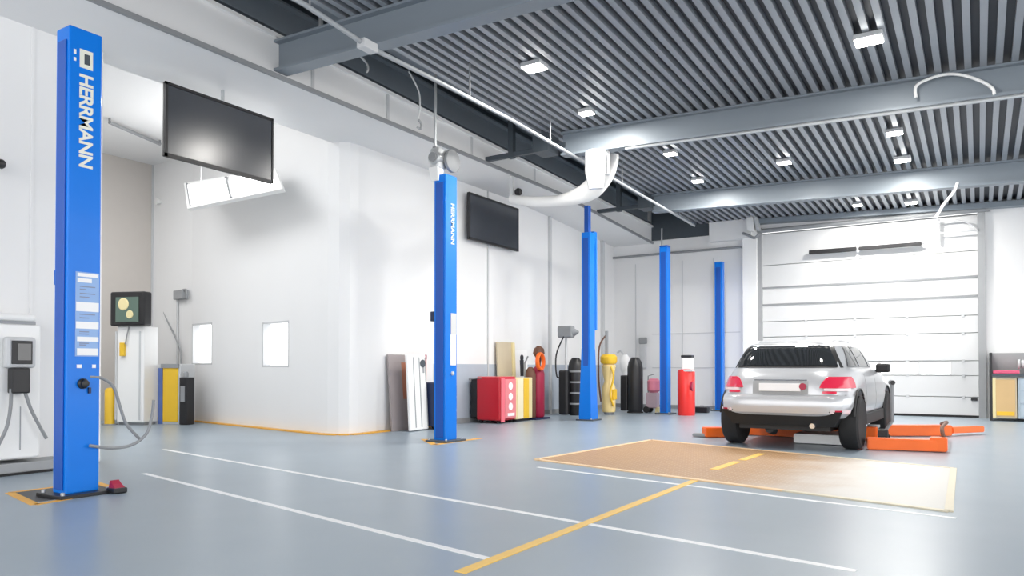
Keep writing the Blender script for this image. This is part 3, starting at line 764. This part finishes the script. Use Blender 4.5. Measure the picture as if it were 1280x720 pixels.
# leaning boards
Rl = lambda a: Matrix.Rotation(a, 3, 'Y')
t = thing('display_board', 'taupe board leaning on the wall left of the white panels', 'board', (XW+.16, onX(496, 540, XW+.1).y, 0))
MB().box(-.02, .02, -.20, .24, .0, 1.34, .004, Rl(-.08), (0, 0, 0)).build('board', taupe, t)
MB().box(.0, .025, .13, .25, .55, 1.2, .003, Rl(-.08), (0, 0, 0)).build('terracotta_strip', mat('terracotta', (.42, .17, .10), .6), t)
q0 = onZ(506, 539); q1 = onZ(531, 536)
for i in range(3):
    px = 508+8.5*i
    q = onX(px+4, 539-1.0*i, -8.37)
    lab = ('leftmost of the three tall white panels by the second column', 'middle of the three tall white panels by the second column', 'rightmost of the three tall white panels, bearing a dark mark')[i]
    t = thing('leaning_board', lab, 'panel', (-8.30-.02*i, q.y, .01), 0, 'tall white panels leaning on the left wall')
    MB().box(-.03, .03, -.088, .088, 0, 1.33, .02, Rl(-.06), (0, 0, 0)).build('panel', white_gloss, t)
    MB().box(.03, .036, .05, .07, .05, 1.28, 0, Rl(-.06), (0, 0, 0)).build('groove', gap_m, t)
    if i == 2:
        MB().lathe([(.07, 0), (.07, .012)], (-.04, -.01, 1.17), 16, 'x').build('dark_emblem', steel_dk, t)
        MB().box(-.045, -.03, -.02, .03, .8, 1.12).build('dark_strip', gap_m, t)
q = onX(541, 529, -8.3)
t = thing('tool_trolley', 'navy cabinet half hidden behind the second column', 'cabinet', (-8.42, q.y+.1, 0))
MB().box(-.25, .25, -.18, .45, .05, .84, .015).build('body', navy, t)
for k in range(3): MB().box(.25, .262, -.16, .43, .1+.24*k, .3+.24*k, .004).build('drawer', navy, t)
for y in (-.1, .37): MB().lathe([(.04, -.02), (.04, .02)], (.15, y, .04), 12, 'y').build('caster', rubber, t)
t = thing('orange_board', 'narrow orange board standing on the navy cabinet', 'board', (-8.55, q.y+.02, .84))
MB().box(-.015, .015, -.09, .09, 0, .50, .004).build('board', mat('orange_board', (.75, .18, .05), .5), t); MB().box(.015, .02, -.09, .09, .42, .5).build('dark_edge', crimson, t)
# red chest
t = thing('tool_chest', 'red tool chest with black back rail right of the second column', 'tool chest', (-7.95, 12.08, 0))
MB().box(-.56, 0, 0, .58, .06, .93, .025).build('body', red, t)
MB().box(-.72, -.56, .02, .56, .10, .90, .02).build('side_locker', black, t)
MB().tube([(-.70, .0, .84), (-.70, -.06, .88), (-.45, -.06, .90), (-.45, 0, .90)], .014, 8).build('push_handle', grey, t, True)
fr = MB().box(0, .02, .16, .57, .10, .88, .006).build('front_panel', pink, t)
MB().box(0, .03, .02, .14, .03, .9, .01).build('corner_post', mat('light_red', (.80, .16, .20), .4), t)
for k, z in enumerate((.74, .53, .33)): MB().lathe([(.075, .02), (.075, .026)], (0, .36, z), 18, 'x').build('round_badge', plate_m, fr)
MB().box(.02, .026, .25, .5, .14, .2).build('white_caption', plate_m, fr)
for (x, y) in ((-.5, .08), (-.08, .08), (-.5, .5), (-.08, .5)): MB().lathe([(.045, -.02), (.045, .02)], (x, y, .045), 12, 'y').build('caster', rubber, t)
t = thing('parts_cabinet', 'cream and yellow cabinet beside the red tool chest', 'cabinet', (-7.98, 12.72, 0))
MB().box(-.5, 0, 0, .66, .05, .90, .015).build('body', cream, t)
MB().box(0, .012, .30, .50, .06, .88).build('yellow_stripe', yellow, t)
MB().box(0, .012, .05, .27, .06, .88).build('door', mat('ivory', (.82, .74, .52), .5), t)
MB().box(-.45, -.02, .05, .6, 0, .05).build('plinth', black, t)
t = thing('tall_board', 'tall tan board standing behind the red tool chest', 'board', (-8.62, 13.36, 0))
MB().box(-.02, .02, -.30, .30, 0, 1.66, .006, Rl(-.04), (0, 0, 0)).build('board', tan, t); MB().box(-.03, .06, .26, .36, .0, 1.66, .02, Rl(-.04), (0, 0, 0)).build('curled_edge', cream, t)
t = thing('white_poster_board', 'white board with a black shape beside the tall tan board', 'board', (-8.62, 14.02, 0))
MB().box(-.015, .015, -.27, .27, 0, 1.50, .005, Rl(-.04), (0, 0, 0)).build('board', white_gloss, t)
b = MB(); b.lathe([(.07, .0), (.07, .01)], (-.035, .02, 1.33), 14, 'x'); b.box(-.035, -.015, -.06, .08, .92, 1.28, .004); b.build('black_shape', black, t)
q = onZ(674, 523)
t = thing('gas_cylinder_cart', 'crimson gas bottle cart with orange hose coil against the left wall', 'gas bottle cart', (max(q.x, -8.35), q.y-.1, 0))
MB().lathe([(.13, .04), (.15, .07), (.15, .98), (.12, 1.08), (.05, 1.14)], (.02, .0, 0), 20).build('gas_bottle', crimson, t, True)
MB().lathe([(.11, .04), (.12, .06), (.12, .95), (.09, 1.06), (.04, 1.12)], (-.02, -.24, 0), 20).build('gas_bottle', brown, t, True)
b = MB(); R_ = []
for k in range(49):
    a = k/48*2*PI*3; R_.append((.16+.02*math.sin(a/3), -.12+.13*math.cos(a), 1.24+.17*math.sin(a)))
b.tube(R_, .03, 8); b.build('hose_coil', orange, t, True)
MB().lathe([(.03, 1.1), (.06, 1.3), (.13, 1.42), (.11, 1.52), (.04, 1.58)], (.02, .05, 0), 16).build('valve_cap', brown, t, True)
MB().tube([(-.1, .14, .05), (-.1, .14, 1.2), (-.02, .14, 1.35)], .018, 8).tube([(-.1, -.34, .05), (-.1, -.34, 1.2), (-.02, -.34, 1.35)], .018, 8).build('frame', grey, t, True)
MB().box(-.16, .22, -.4, .2, .0, .035).build('base_plate', navy, t)
q = onZ(716, 519)
t = thing('tester_stand', 'black bagged tester with grey head on a pole, left of the third column', 'tester', (q.x, q.y, 0))
MB().lathe([(.14, .0), (.17, .06), (.18, 1.1), (.15, 1.25), (.08, 1.34)], (.05, .05, 0), 18).build('main_body', black, t, True)
MB().box(-.25, -.02, -.25, .0, .02, 1.05, .04).build('side_unit', black, t)
MB().tube([(-.12, -.1, 1.0), (-.12, -.1, 1.8)], .03, 8).build('pole', ltgrey, t, True)
b = MB(); b.box(-.30, .08, -.22, -.02, 1.80, 2.08, .04); b.build('head', grey, t); MB().lathe([(.10, 0), (.03, .12)], (.08, -.1, 1.93), 12, 'x').build('nozzle', grey, t, True)
b = MB()
for k in range(4): b.lathe([(.182, .25+.25*k), (.188, .27+.25*k), (.182, .29+.25*k)], (.05, .05, 0), 18)
b.build('strap', grey, t, True)
MB().tube(curve_pts([(-.12, -.2, 1.85), (-.3, -.25, 1.4), (-.28, -.25, .9), (-.15, -.2, .95)]), .018, 8).build('cable', black, t, True)
q = onZ(761, 518)
t = thing('oil_dispenser', 'yellow oil dispenser with dark pump rod, right of the third column', 'dispenser', (q.x, q.y, 0))
MB().lathe([(.15, .06), (.16, .1), (.16, .65), (.10, .78), (.14, .95), (.17, 1.15), (.12, 1.2)], (0, 0, 0), 20).build('tank', mat('pale_yellow', (.80, .62, .28), .4), t, True)
MB().lathe([(.17, 1.2), (.2, 1.25), (.2, 1.36), (.15, 1.42)], (0, 0, 0), 20).build('lid', yellow, t, True)
MB().tube([(-.05, 0, 1.4), (-.05, 0, 1.98)], .04, 8).build('pump_rod', grey, t, True)
MB().tube(curve_pts([(-.05, 0, 1.9), (-.22, -.05, 1.6), (-.24, -.05, .9), (-.18, -.05, .3)]), .02, 8).build('hose', brown, t, True)
MB().tube(curve_pts([(.1, -.1, 1.15), (.2, -.16, .9), (.12, -.18, .5), (.17, -.1, .2)]), .022, 8).build('hose', yellow, t, True)
MB().lathe([(.1, 0), (.12, .03), (.12, .06)], (0, 0, 0), 16).build('base', grey, t); MB().box(.1, .17, -.1, .1, .35, .6, .01).build('label_plate', yellow, t)
q = onZ(777, 512)
t = thing('grease_pump', 'slim white pump stand by the far corner of the room', 'pump', (q.x+.1, min(q.y, 18.8), 0))
MB().lathe([(.14, 0), (.14, .03), (.05, .06), (.05, .9), (.13, 1.1), (.13, 1.35), (.06, 1.45)], (0, 0, 0), 16).build('stand', white_gloss, t, True)
MB().tube(curve_pts([(0, 0, 1.4), (-.12, 0, 1.55), (-.22, 0, 1.5)]), .03, 8).build('spout', ltgrey, t, True)
q = onZ(794, 516)
t = thing('padded_bag_stand', 'tall black padded machine between third and fourth columns', 'machine', (q.x, q.y, 0))
MB().lathe([(.16, .02), (.19, .1), (.19, 1.1), (.16, 1.25), (.09, 1.36)], (0, 0, 0), 20).build('body', black, t, True)
MB().box(-.34, -.15, -.14, .1, .05, .92, .03).build('side_unit', black, t); MB().lathe([(.1, 0), (.2, .0), (.2, .03)], (0, 0, 0), 16).build('base', rubber, t)
q = onY(803, 440, YB-.1)
t = thing('wall_gauge', 'grey gauge with tube on the end wall above the pink trolley', 'gauge', (q.x, YB, q.z))
MB().box(-.09, .09, -.1, 0, -.45, .28, .02).build('housing', ltgrey, t); MB().box(-.1, .12, -.14, -.02, .22, .4, .03).build('gauge_head', grey, t)
q = onZ(816, 516)
t = thing('wash_trolley', 'small pink and grey trolley left of the fourth column', 'trolley', (q.x, q.y, 0))
MB().box(-.14, .14, -.12, .12, .12, .5, .03).build('tank', mat('mauve_plastic', (.42, .32, .36), .5), t)
MB().lathe([(.10, .5), (.16, .56), (.16, .78), (.1, .84)], (.03, 0, 0), 16).build('drum', mat('rose_plastic', (.70, .22, .30), .4), t, True)
MB().tube([(-.16, .1, .1), (-.16, .1, .9), (.0, .1, .95)], .015, 8).build('handle', grey, t, True)
for y in (-.12, .12): MB().lathe([(.08, -.02), (.08, .02)], (-.12, y, .08), 14, 'y').build('wheel', rubber, t)
MB().box(.1, .2, -.1, .1, .0, .14, .01).build('front_foot', cream, t)
q = onZ(858, 519)
t = thing('red_barrel', 'bright red cylinder with white pump head right of the fourth column', 'barrel', (q.x, q.y, 0))
MB().lathe([(.19, .0), (.2, .03), (.2, 1.0), (.18, 1.06), (.1, 1.08)], (0, 0, 0), 24).build('barrel', red_b, t, True)
MB().box(-.06, .16, -.12, .1, 1.06, 1.33, .02).build('pump_head', white_gloss, t)
MB().box(-.09, .17, -.13, .09, 1.34, 1.40, .02).build('pump_cap', black, t)
MB().lathe([(.12, 0), (.12, .04)], (.15, -.06, .68), 16, 'x').build('side_reel', crimson, t, True)
MB().box(.0, .2, -.19, -.0, 1.02, 1.06).build('spill_tray', ltgrey, t)
q = onZ(872, 516)
t = thing('floor_case', 'small black case on the floor right of the red cylinder', 'case', (q.x+.08, q.y+.1, 0))
MB().box(-.16, .16, -.1, .1, 0, .14, .02).build('shell', black, t); MB().tube([(-.06, -.0, .14), (-.05, 0, .17), (.05, 0, .17), (.06, 0, .14)], .01, 6).build('handle', grey, t)

# ============================================================ WORKBENCH at right
q = onZ(1236, 526)
t = thing('workbench', 'grey workbench with cream cabinet door beside the roller door', 'workbench', (.18, 18.3, 0))
MB().box(0, .05, 0, .7, 0, 1.42, .006).build('side_frame', black, t)
MB().box(.05, 1.9, .62, .7, .95, 1.42, .006).build('backboard', gap_m, t)
MB().box(.05, .47, .02, .6, .06, .90, .01).build('cabinet', tan, t)
d_ = MB().box(.10, .44, 0, .02, .1, .86, .004).build('door', mat('oak_laminate', (.62, .42, .20), .5), t)
MB().box(.12, .42, -.006, 0, .12, .2).build('yellow_kickplate', yellow, d_)
MB().box(.05, .11, .0, .02, .06, .9, .004).build('cream_edge', cream, t)
MB().box(.04, 1.9, -.04, .62, .92, .98, .006).build('worktop', steel_dk, t)
MB().box(.49, 1.85, .03, .6, .06, .9, .01).build('drawer_cabinet', mat('pale_blue_metal', (.42, .50, .57), .4), t)
for k in range(3): MB().box(.52, 1.8, .01, .03, .1+.27*k, .34+.27*k, .004).build('drawer', mat('pale_blue_metal', (.42, .50, .57), .4), t)
b = MB().box(.24, .70, 18.30, 18.75, .982, 1.05, .012)
tag(b.build('red_tray', mat('pinkish_red', (.70, .10, .20), .4)), 'flat pinkish red tray on top of the workbench', 'tray')
t = thing('bench_grinder', 'small pale grey bench grinder at the right end of the workbench', 'grinder', (.92, 18.66, .982))
MB().box(-.1, .1, -.08, .08, 0, .1, .01).build('base', grey, t); MB().lathe([(.05, -.2), (.09, -.17), (.09, .17), (.05, .2)], (0, 0, .2), 18, 'x').build('motor', ltgrey, t, True)
for s in (-1, 1): MB().lathe([(.1, 0), (.1, .04)], (s*.22-.02, 0, .2), 18, 'x').build('wheel_guard', ltgrey, t, True)

# ============================================================ FLOOR LIFT (orange)
t = thing('vehicle_lift', 'orange floor lift with arms reaching out under the silver car', 'vehicle lift', (0, 0, 0))
def bar(name, p, q, w, h, m=orange, z0=.01, par=None):
    p = Vector(p); q = Vector(q); tt = (q-p).normalized(); n = Vector((-tt.y, tt.x, 0))*w/2
    b = MB(); b.hull8([p-n, p+n, q+n, q-n], [v+Vector((0, 0, h)) for v in (p-n, p+n, q+n, q-n)])
    bmesh.ops.bevel(b.bm, geom=list(b.bm.edges), offset=.012, segments=2, affect='EDGES')
    return b.build(name, m, par or t)
n0 = onZ(1083, 562); n1 = onZ(1182, 566)
n0.z = n1.z = .01
bar('near_arm', n0+Vector((.0, .05, 0)), n1+Vector((0, .1, 0)), .2, .15)
bar('arm_end', n1+Vector((-.18, .1, 0)), n1+Vector((.02, .1, 0)), .24, .18)
f0 = onZ(1098, 545); f1 = onZ(1186, 545); f2 = onZ(1226, 543)
for v in (f0, f1, f2): v.z = .01
bar('far_arm', f0, f1, .2, .17); bar('arm_extension', f1+Vector((0, .05, .03)), f2+Vector((0, .05, .03)), .14, .10)
l0 = onZ(866, 546); l1 = onZ(918, 546); l0.z = l1.z = .01
bar('left_arm', l0+Vector((.18, 0, 0)), l1+Vector((.1, 0, 0)), .22, .15); bar('arm_tip', l0, l0+Vector((.3, .05, 0)), .12, .05, grey)
c0_ = Vector((-3.3, 12.3, .01)); c1_ = Vector((-1.3, 12.3, .01)); bar('cross_beam', c0_, c1_, .2, .20)
bar('scissor_platform', Vector((-1.95, 11.3, .01)), Vector((-1.95, 13.6, .01)), .7, .13, galv)
P = [Vector((n1.x-.02, n1.y+.15, .16)), Vector((n1.x-.05, n1.y+.3, .3)), Vector(((n1.x+f1.x)/2, (n1.y+f1.y)/2-.2, .32)), Vector((f1.x-.1, f1.y-.1, .2))]
MB().tube(curve_pts(P), .025, 8).build('hose_loop', brown, t, True)
# trolley jack by the front right of the car
q = onZ(1097, 550)
t = thing('trolley_jack', 'dark trolley jack with upright handle at the car right side', 'jack', (q.x-.02, q.y, 0), .3)
MB().box(-.12, .14, -.18, .14, .05, .17, .02).build('body', black, t)
MB().tube([(.1, -.1, .14), (.2, -.12, .3), (.2, -.12, .88)], .025, 8).build('handle', grey, t, True); MB().tube([(.2, -.18, .88), (.2, -.04, .88)], .035, 8).build('grip', black, t, True)
MB().lathe([(.07, .17), (.09, .2), (.09, .23)], (-.02, .07, 0), 16).build('saddle', ltgrey, t, True)
for s in (-.13, .13): MB().lathe([(.05, -.02), (.05, .02)], (0, -.1, .05), 14, 'x').build('wheel', rubber, t).location = (s+.01, 0, 0)

# ============================================================ CAR
CY = -math.radians(2.0)
car = thing('hatchback_car', 'silver hatchback car seen from behind, parked over the orange lift', 'car', (-2.27, 10.22, 0), CY)
#        z    rear  front  w    n
LV = [(.44, .10, 3.98, .84, 8.0), (.50, .02, 4.06, .875, 8.0), (.58, .0, 4.10, .89, 8.0), (.66, .0, 4.10, .895, 8.0), (.71, .02, 4.09, .895, 7.5), (.745, .075, 4.06, .89, 7.0),
      (.86, .085, 4.0, .885, 6.0), (.96, .11, 3.7, .87, 5.2), (1.03, .145, 3.2, .85, 4.6), (1.075, .19, 3.0, .825, 4.8), (1.10, .235, 2.94, .79, 5.0),
      (1.2, .30, 2.78, .75, 5.0), (1.3, .375, 2.6, .705, 5.0), (1.38, .45, 2.42, .66, 5.0), (1.43, .53, 2.25, .615, 4.6), (1.465, .66, 2.05, .54, 4.2), (1.485, .85, 1.85, .42, 3.6)]
def prm(z):
    if z <= LV[0][0]: return LV[0][1:]
    for a, c in zip(LV, LV[1:]):
        if a[0] <= z <= c[0]:
            f = (z-a[0])/(c[0]-a[0]); return tuple(a[i]*(1-f)+c[i]*f for i in range(1, 5))
    return LV[-1][1:]
def spw(v, e): return math.copysign(abs(v)**e, v)
def P_(th, z, off=0):
    r, f, w, n = prm(z); yc = (r+f)/2; Lh = (f-r)/2
    return Vector(((w+off)*spw(math.sin(th), 2/n), yc-(Lh+off)*spw(math.cos(th), 2/n), z))
def th_rear(x, z):           # angle whose point on the rear face has this x
    r, f, w, n = prm(z); return math.asin(max(-1, min(1, spw(x/w, n/2))))
def th_side(y, z, s=1):
    r, f, w, n = prm(z); yc = (r+f)/2; Lh = (f-r)/2
    return s*math.acos(max(-1, min(1, spw((yc-y)/Lh, n/2))))
NS = 96
THS = []
for i in range(NS):          # equalise spacing around the outline
    THS.append(2*PI*i/NS)
def outline(z):
    r, f, w, n = prm(z)
    pts = []
    # rear face by x, side by y
    xs = [-.97+1.94*k/20 for k in range(21)]
    yc = (r+f)/2; Lh = (f-r)/2
    for u in xs: pts.append((u*w, yc-Lh*(1-abs(u)**n)**(1/n)))
    vs = [-.9+1.8*k/30 for k in range(31)]
    vmax = (1-.97**n)**(1/n)
    vs = [-vmax+2*vmax*k/34 for k in range(1, 34)]
    for v in vs: pts.append((w*(1-abs(v)**n)**(1/n), yc+Lh*v))
    for u in xs[::-1]: pts.append((u*w, yc+Lh*(1-abs(u)**n)**(1/n)))
    for v in vs[::-1]: pts.append((-w*(1-abs(v)**n)**(1/n), yc+Lh*v))
    return [Vector((x, y, z)) for x, y in pts]
b = MB(); rings = [[b.bm.verts.new(p) for p in outline(l[0])] for l in LV]
for A_, B2 in zip(rings, rings[1:]):
    n = len(A_)
    for k in range(n): b.bm.faces.new((A_[k], A_[(k+1) % n], B2[(k+1) % n], B2[k]))
b.bm.faces.new(rings[0][::-1]); b.bm.faces.new(rings[-1])
body = b.build('body', silver, None, True)
WR, WY = .365, (.72, 3.24)
for wy in WY:
    cut = MB().lathe([(.43, -1.2), (.43, 1.2)], (0, wy, .375), 40, 'x').build('tmp_cut', cladding)
    bpy.context.view_layer.update(); apply_bool(body, cut)
body.parent = car
for me in (body.data,):
    me.materials.clear(); me.materials.append(silver)
    for p in me.polygons: p.use_smooth = True; p.material_index = 0
    try: me.set_sharp_from_angle(angle=math.radians(32))
    except Exception: pass
def patch(name, m, fn, u0, u1, z0, z1, par, off=.006, nu=14, nz=6, thick=.008, sm=True):
    # fn(u,z) -> theta ; closed thin solid patch on the body surface
    b = MB(); F0 = []; F1 = []
    for j in range(nz+1):
        z = z0+(z1-z0)*j/nz
        a = u0(j/nz) if callable(u0) else u0; c = u1(j/nz) if callable(u1) else u1
        F1.append([P_(fn(a+(c-a)*i/nu, z), z, off) for i in range(nu+1)])
        F0.append([P_(fn(a+(c-a)*i/nu, z), z, off-thick) for i in range(nu+1)])
    V1 = [[b.bm.verts.new(p) for p in r] for r in F1]; V0 = [[b.bm.verts.new(p) for p in r] for r in F0]
    for j in range(nz):
        for i in range(nu):
            b.bm.faces.new((V1[j][i], V1[j][i+1], V1[j+1][i+1], V1[j+1][i])); b.bm.faces.new((V0[j][i], V0[j+1][i], V0[j+1][i+1], V0[j][i+1]))
    for i in range(nu):
        b.bm.faces.new((V0[0][i], V0[0][i+1], V1[0][i+1], V1[0][i])); b.bm.faces.new((V0[nz][i], V1[nz][i], V1[nz][i+1], V0[nz][i+1]))
    for j in range(nz):
        b.bm.faces.new((V0[j][0], V1[j][0], V1[j+1][0], V0[j+1][0])); b.bm.faces.new((V0[j][nu], V0[j+1][nu], V1[j+1][nu], V1[j][nu]))
    return b.build(name, m, par, sm)
# rear window with black surround
fr_ = patch('rear_window_surround', cladding, th_rear, lambda f: -.72+.16*f, lambda f: .72-.16*f, 1.105, 1.435, car, .006)
rw = patch('rear_window', glass_dk, th_rear, lambda f: -.66+.14*f, lambda f: .66-.14*f, 1.135, 1.405, car, .012)
# side windows
for s in (-1, 1):
    fs = (lambda s: lambda y, z: th_side(y, z, s))(s)
    patch('side_window', glass_dk, fs, lambda f: .62+.22*f, lambda f: 1.18, 1.12, 1.40, car, .010, nu=8)
    patch('side_window', glass_dk, fs, lambda f: 1.26, lambda f: 1.98-.02*f, 1.12, 1.41, car, .010, nu=8)
    patch('side_window', glass_dk, fs, lambda f: 2.05, lambda f: 2.62-.38*f, 1.12, 1.40, car, .010, nu=8)
    # tail lamps wrap from rear onto side
    b0 = (lambda s: lambda u, z: s*u)(s)
    tl = patch('tail_lamp', taillamp, lambda u, z, s=s: s*(math.asin(min(1, spw(min(u, .995), prm(z)[3]/2)))), lambda f: .56+.03*f+.09*f*f, lambda f: .965-.03*f*f, .835, .985, car, .014, nu=12, thick=.03)
    tw = patch('tail_lamp_clear_lens', taillamp_w, lambda u, z, s=s: s*(math.asin(min(1, spw(min(u, .995), prm(z)[3]/2)))), lambda f: .62, lambda f: .93, .80, .833, car, .012, nu=10, nz=2, thick=.02)
    tr = patch('reflector', taillamp, lambda u, z, s=s: s*(math.asin(min(1, spw(u, prm(z)[3]/2)))), lambda f: .60, lambda f: .78, .765, .795, car, .012, nu=6, nz=2)
    patch('fog_lamp', taillamp_w, lambda u, z, s=s: s*(math.asin(min(1, spw(u, prm(z)[3]/2)))), lambda f: .72, lambda f: .95, .51, .555, car, .012, nu=8, nz=2)
    patch('fog_reflector', taillamp, lambda u, z, s=s: s*(math.asin(min(1, spw(u, prm(z)[3]/2)))), lambda f: .78, lambda f: .86, .515, .55, car, .017, nu=4, nz=2)
# plate recess, plate, badge
patch('plate_recess', gap_m, th_rear, -.36, .36, .745+.005, .925, car, .004)
pl_ = MB().box(-.27, .27, .045, .06, .79, .895, .004).build('number_plate', plate_m, car)
MB().lathe([(.045, .0), (.045, .015)], (.30, .04, .855), 18, 'y').build('badge', crimson, car)
patch('hatch_seam', gap_m, th_rear, -.80, .80, .738, .748, car, .003, nz=1)
patch('hatch_crease', chrome, th_rear, -.34, .34, .93, .945, car, .008, nz=1)
# lower cladding / diffuser / sills / underbody
b = MB(); b.hull8([(-.66, .14, .33), (.66, .14, .33), (.66, .5, .30), (-.66, .5, .30)], [(-.78, .03, .53), (.78, .03, .53), (.78, .5, .53), (-.78, .5, .53)]); b.build('rear_diffuser', cladding, car)
b = MB(); b.box(-.60, .60, .25, 3.9, .26, .60); b.build('underbody', cladding, car)
for s in (-1, 1):
    MB().box(s*.84-.05, s*.84+.05, 1.22, 2.84, .30, .47, .02).build('side_sill', cladding, car)
    for wy in WY:
        b = MB(); pts = [(s*.882, wy+.44*math.cos(a), .375+.44*math.sin(a)) for a in [math.radians(12+156*k/16) for k in range(17)]]
        b.tube(pts, .014, 8); b.build('wheel_arch_trim', cladding, car, True)
        w = thing('wheel', 'x', 'x', (s*.79, wy, WR))
        for k in ('label', 'category'): del w[k]
        w.parent = car
        MB().lathe([(.23, -.11), (.32, -.125), (.355, -.10), (WR, -.06), (WR, .06), (.355, .10), (.32, .125), (.23, .11)], (0, 0, 0), 36, 'x').build('tyre', rubber, w, True)
        b = MB(); b.lathe([(.24, -.09), (.24, .09), (.225, .1*1), (.21, .06)], (0, 0, 0), 32, 'x')
        for k in range(7):
            a = 2*PI*k/7
            R = Matrix.Rotation(a, 3, 'X'); b.box(s*.085-.012, s*.085+.012, -.028, .028, .03, .225, .004, R, (s*.085, 0, 0))
        b.lathe([(.05, s*.07), (.05, s*.105)], (0, 0, 0), 16, 'x'); b.build('rim', galv, w, True)
    # mirror
    m_ = MB().box(s*.93-.10, s*.93+.10, 2.42, 2.54, 1.03, 1.17, .035).build('door_mirror', cladding, car)
    MB().box(s*.83-.06, s*.83+.06, 2.46, 2.52, 1.03, 1.07).build('mirror_arm', cladding, m_)
    MB().tube([(s*.50, .85, 1.485), (s*.52, 1.2, 1.50), (s*.52, 2.0, 1.49)], .014, 6).build('roof_rail', chrome, car, True)
    for y in (1.22, 2.05):
        patch('door_seam', gap_m, lambda yy, z, s=s: th_side(yy, z, s), y-.006, y+.006, .5, 1.08, car, .002, nu=1, nz=8)
MB().tube([(.42, .02, .34), (.42, .5, .36)], .035, 12).build('exhaust_pipe', chrome, car, True)
MB().tube([(-.2, .3, .26), (-.2, .5, .22)], .06, 12).build('tow_bracket', cladding, car, True)
MB().tube([(-.78, .78, .36), (.78, .78, .36)], .045, 10).build('rear_axle', cladding, car, True)

# ============================================================ LIGHT
w = bpy.data.worlds.new('world'); S.world = w; w.use_nodes = True
nt = w.node_tree; bg = nt.nodes['Background']
sky = nt.nodes.new('ShaderNodeTexSky'); sky.sky_type = 'HOSEK_WILKIE'; sky.turbidity = 8; sky.ground_albedo = .8
mx = nt.nodes.new('ShaderNodeMix'); mx.data_type = 'RGBA'; mx.inputs[0].default_value = .92
nt.links.new(sky.outputs['Color'], mx.inputs[6]); mx.inputs[7].default_value = (.99, .985, .98, 1)
nt.links.new(mx.outputs[2], bg.inputs['Color']); bg.inputs['Strength'].default_value = 1.85
def area(name, loc, rot, sx, sy, e, col=(1, 1, 1)):
    ld = bpy.data.lights.new(name, 'AREA'); ld.shape = 'RECTANGLE'; ld.size = sx; ld.size_y = sy; ld.energy = e; ld.color = col
    o = bpy.data.objects.new(name, ld); C.objects.link(o); o.location = loc; o.rotation_euler = rot; return o
area('alcove_fill_light', (-12, 5.2, 5.55), (0, 0, 0), 5, 3, 130)  # added unseen fill that brightens the alcove, no such fixture there
S.view_settings.view_transform = 'Standard'; S.view_settings.look = 'None'
S.view_settings.gamma = 1; S.view_settings.use_curve_mapping = False
S.view_settings.exposure = .76
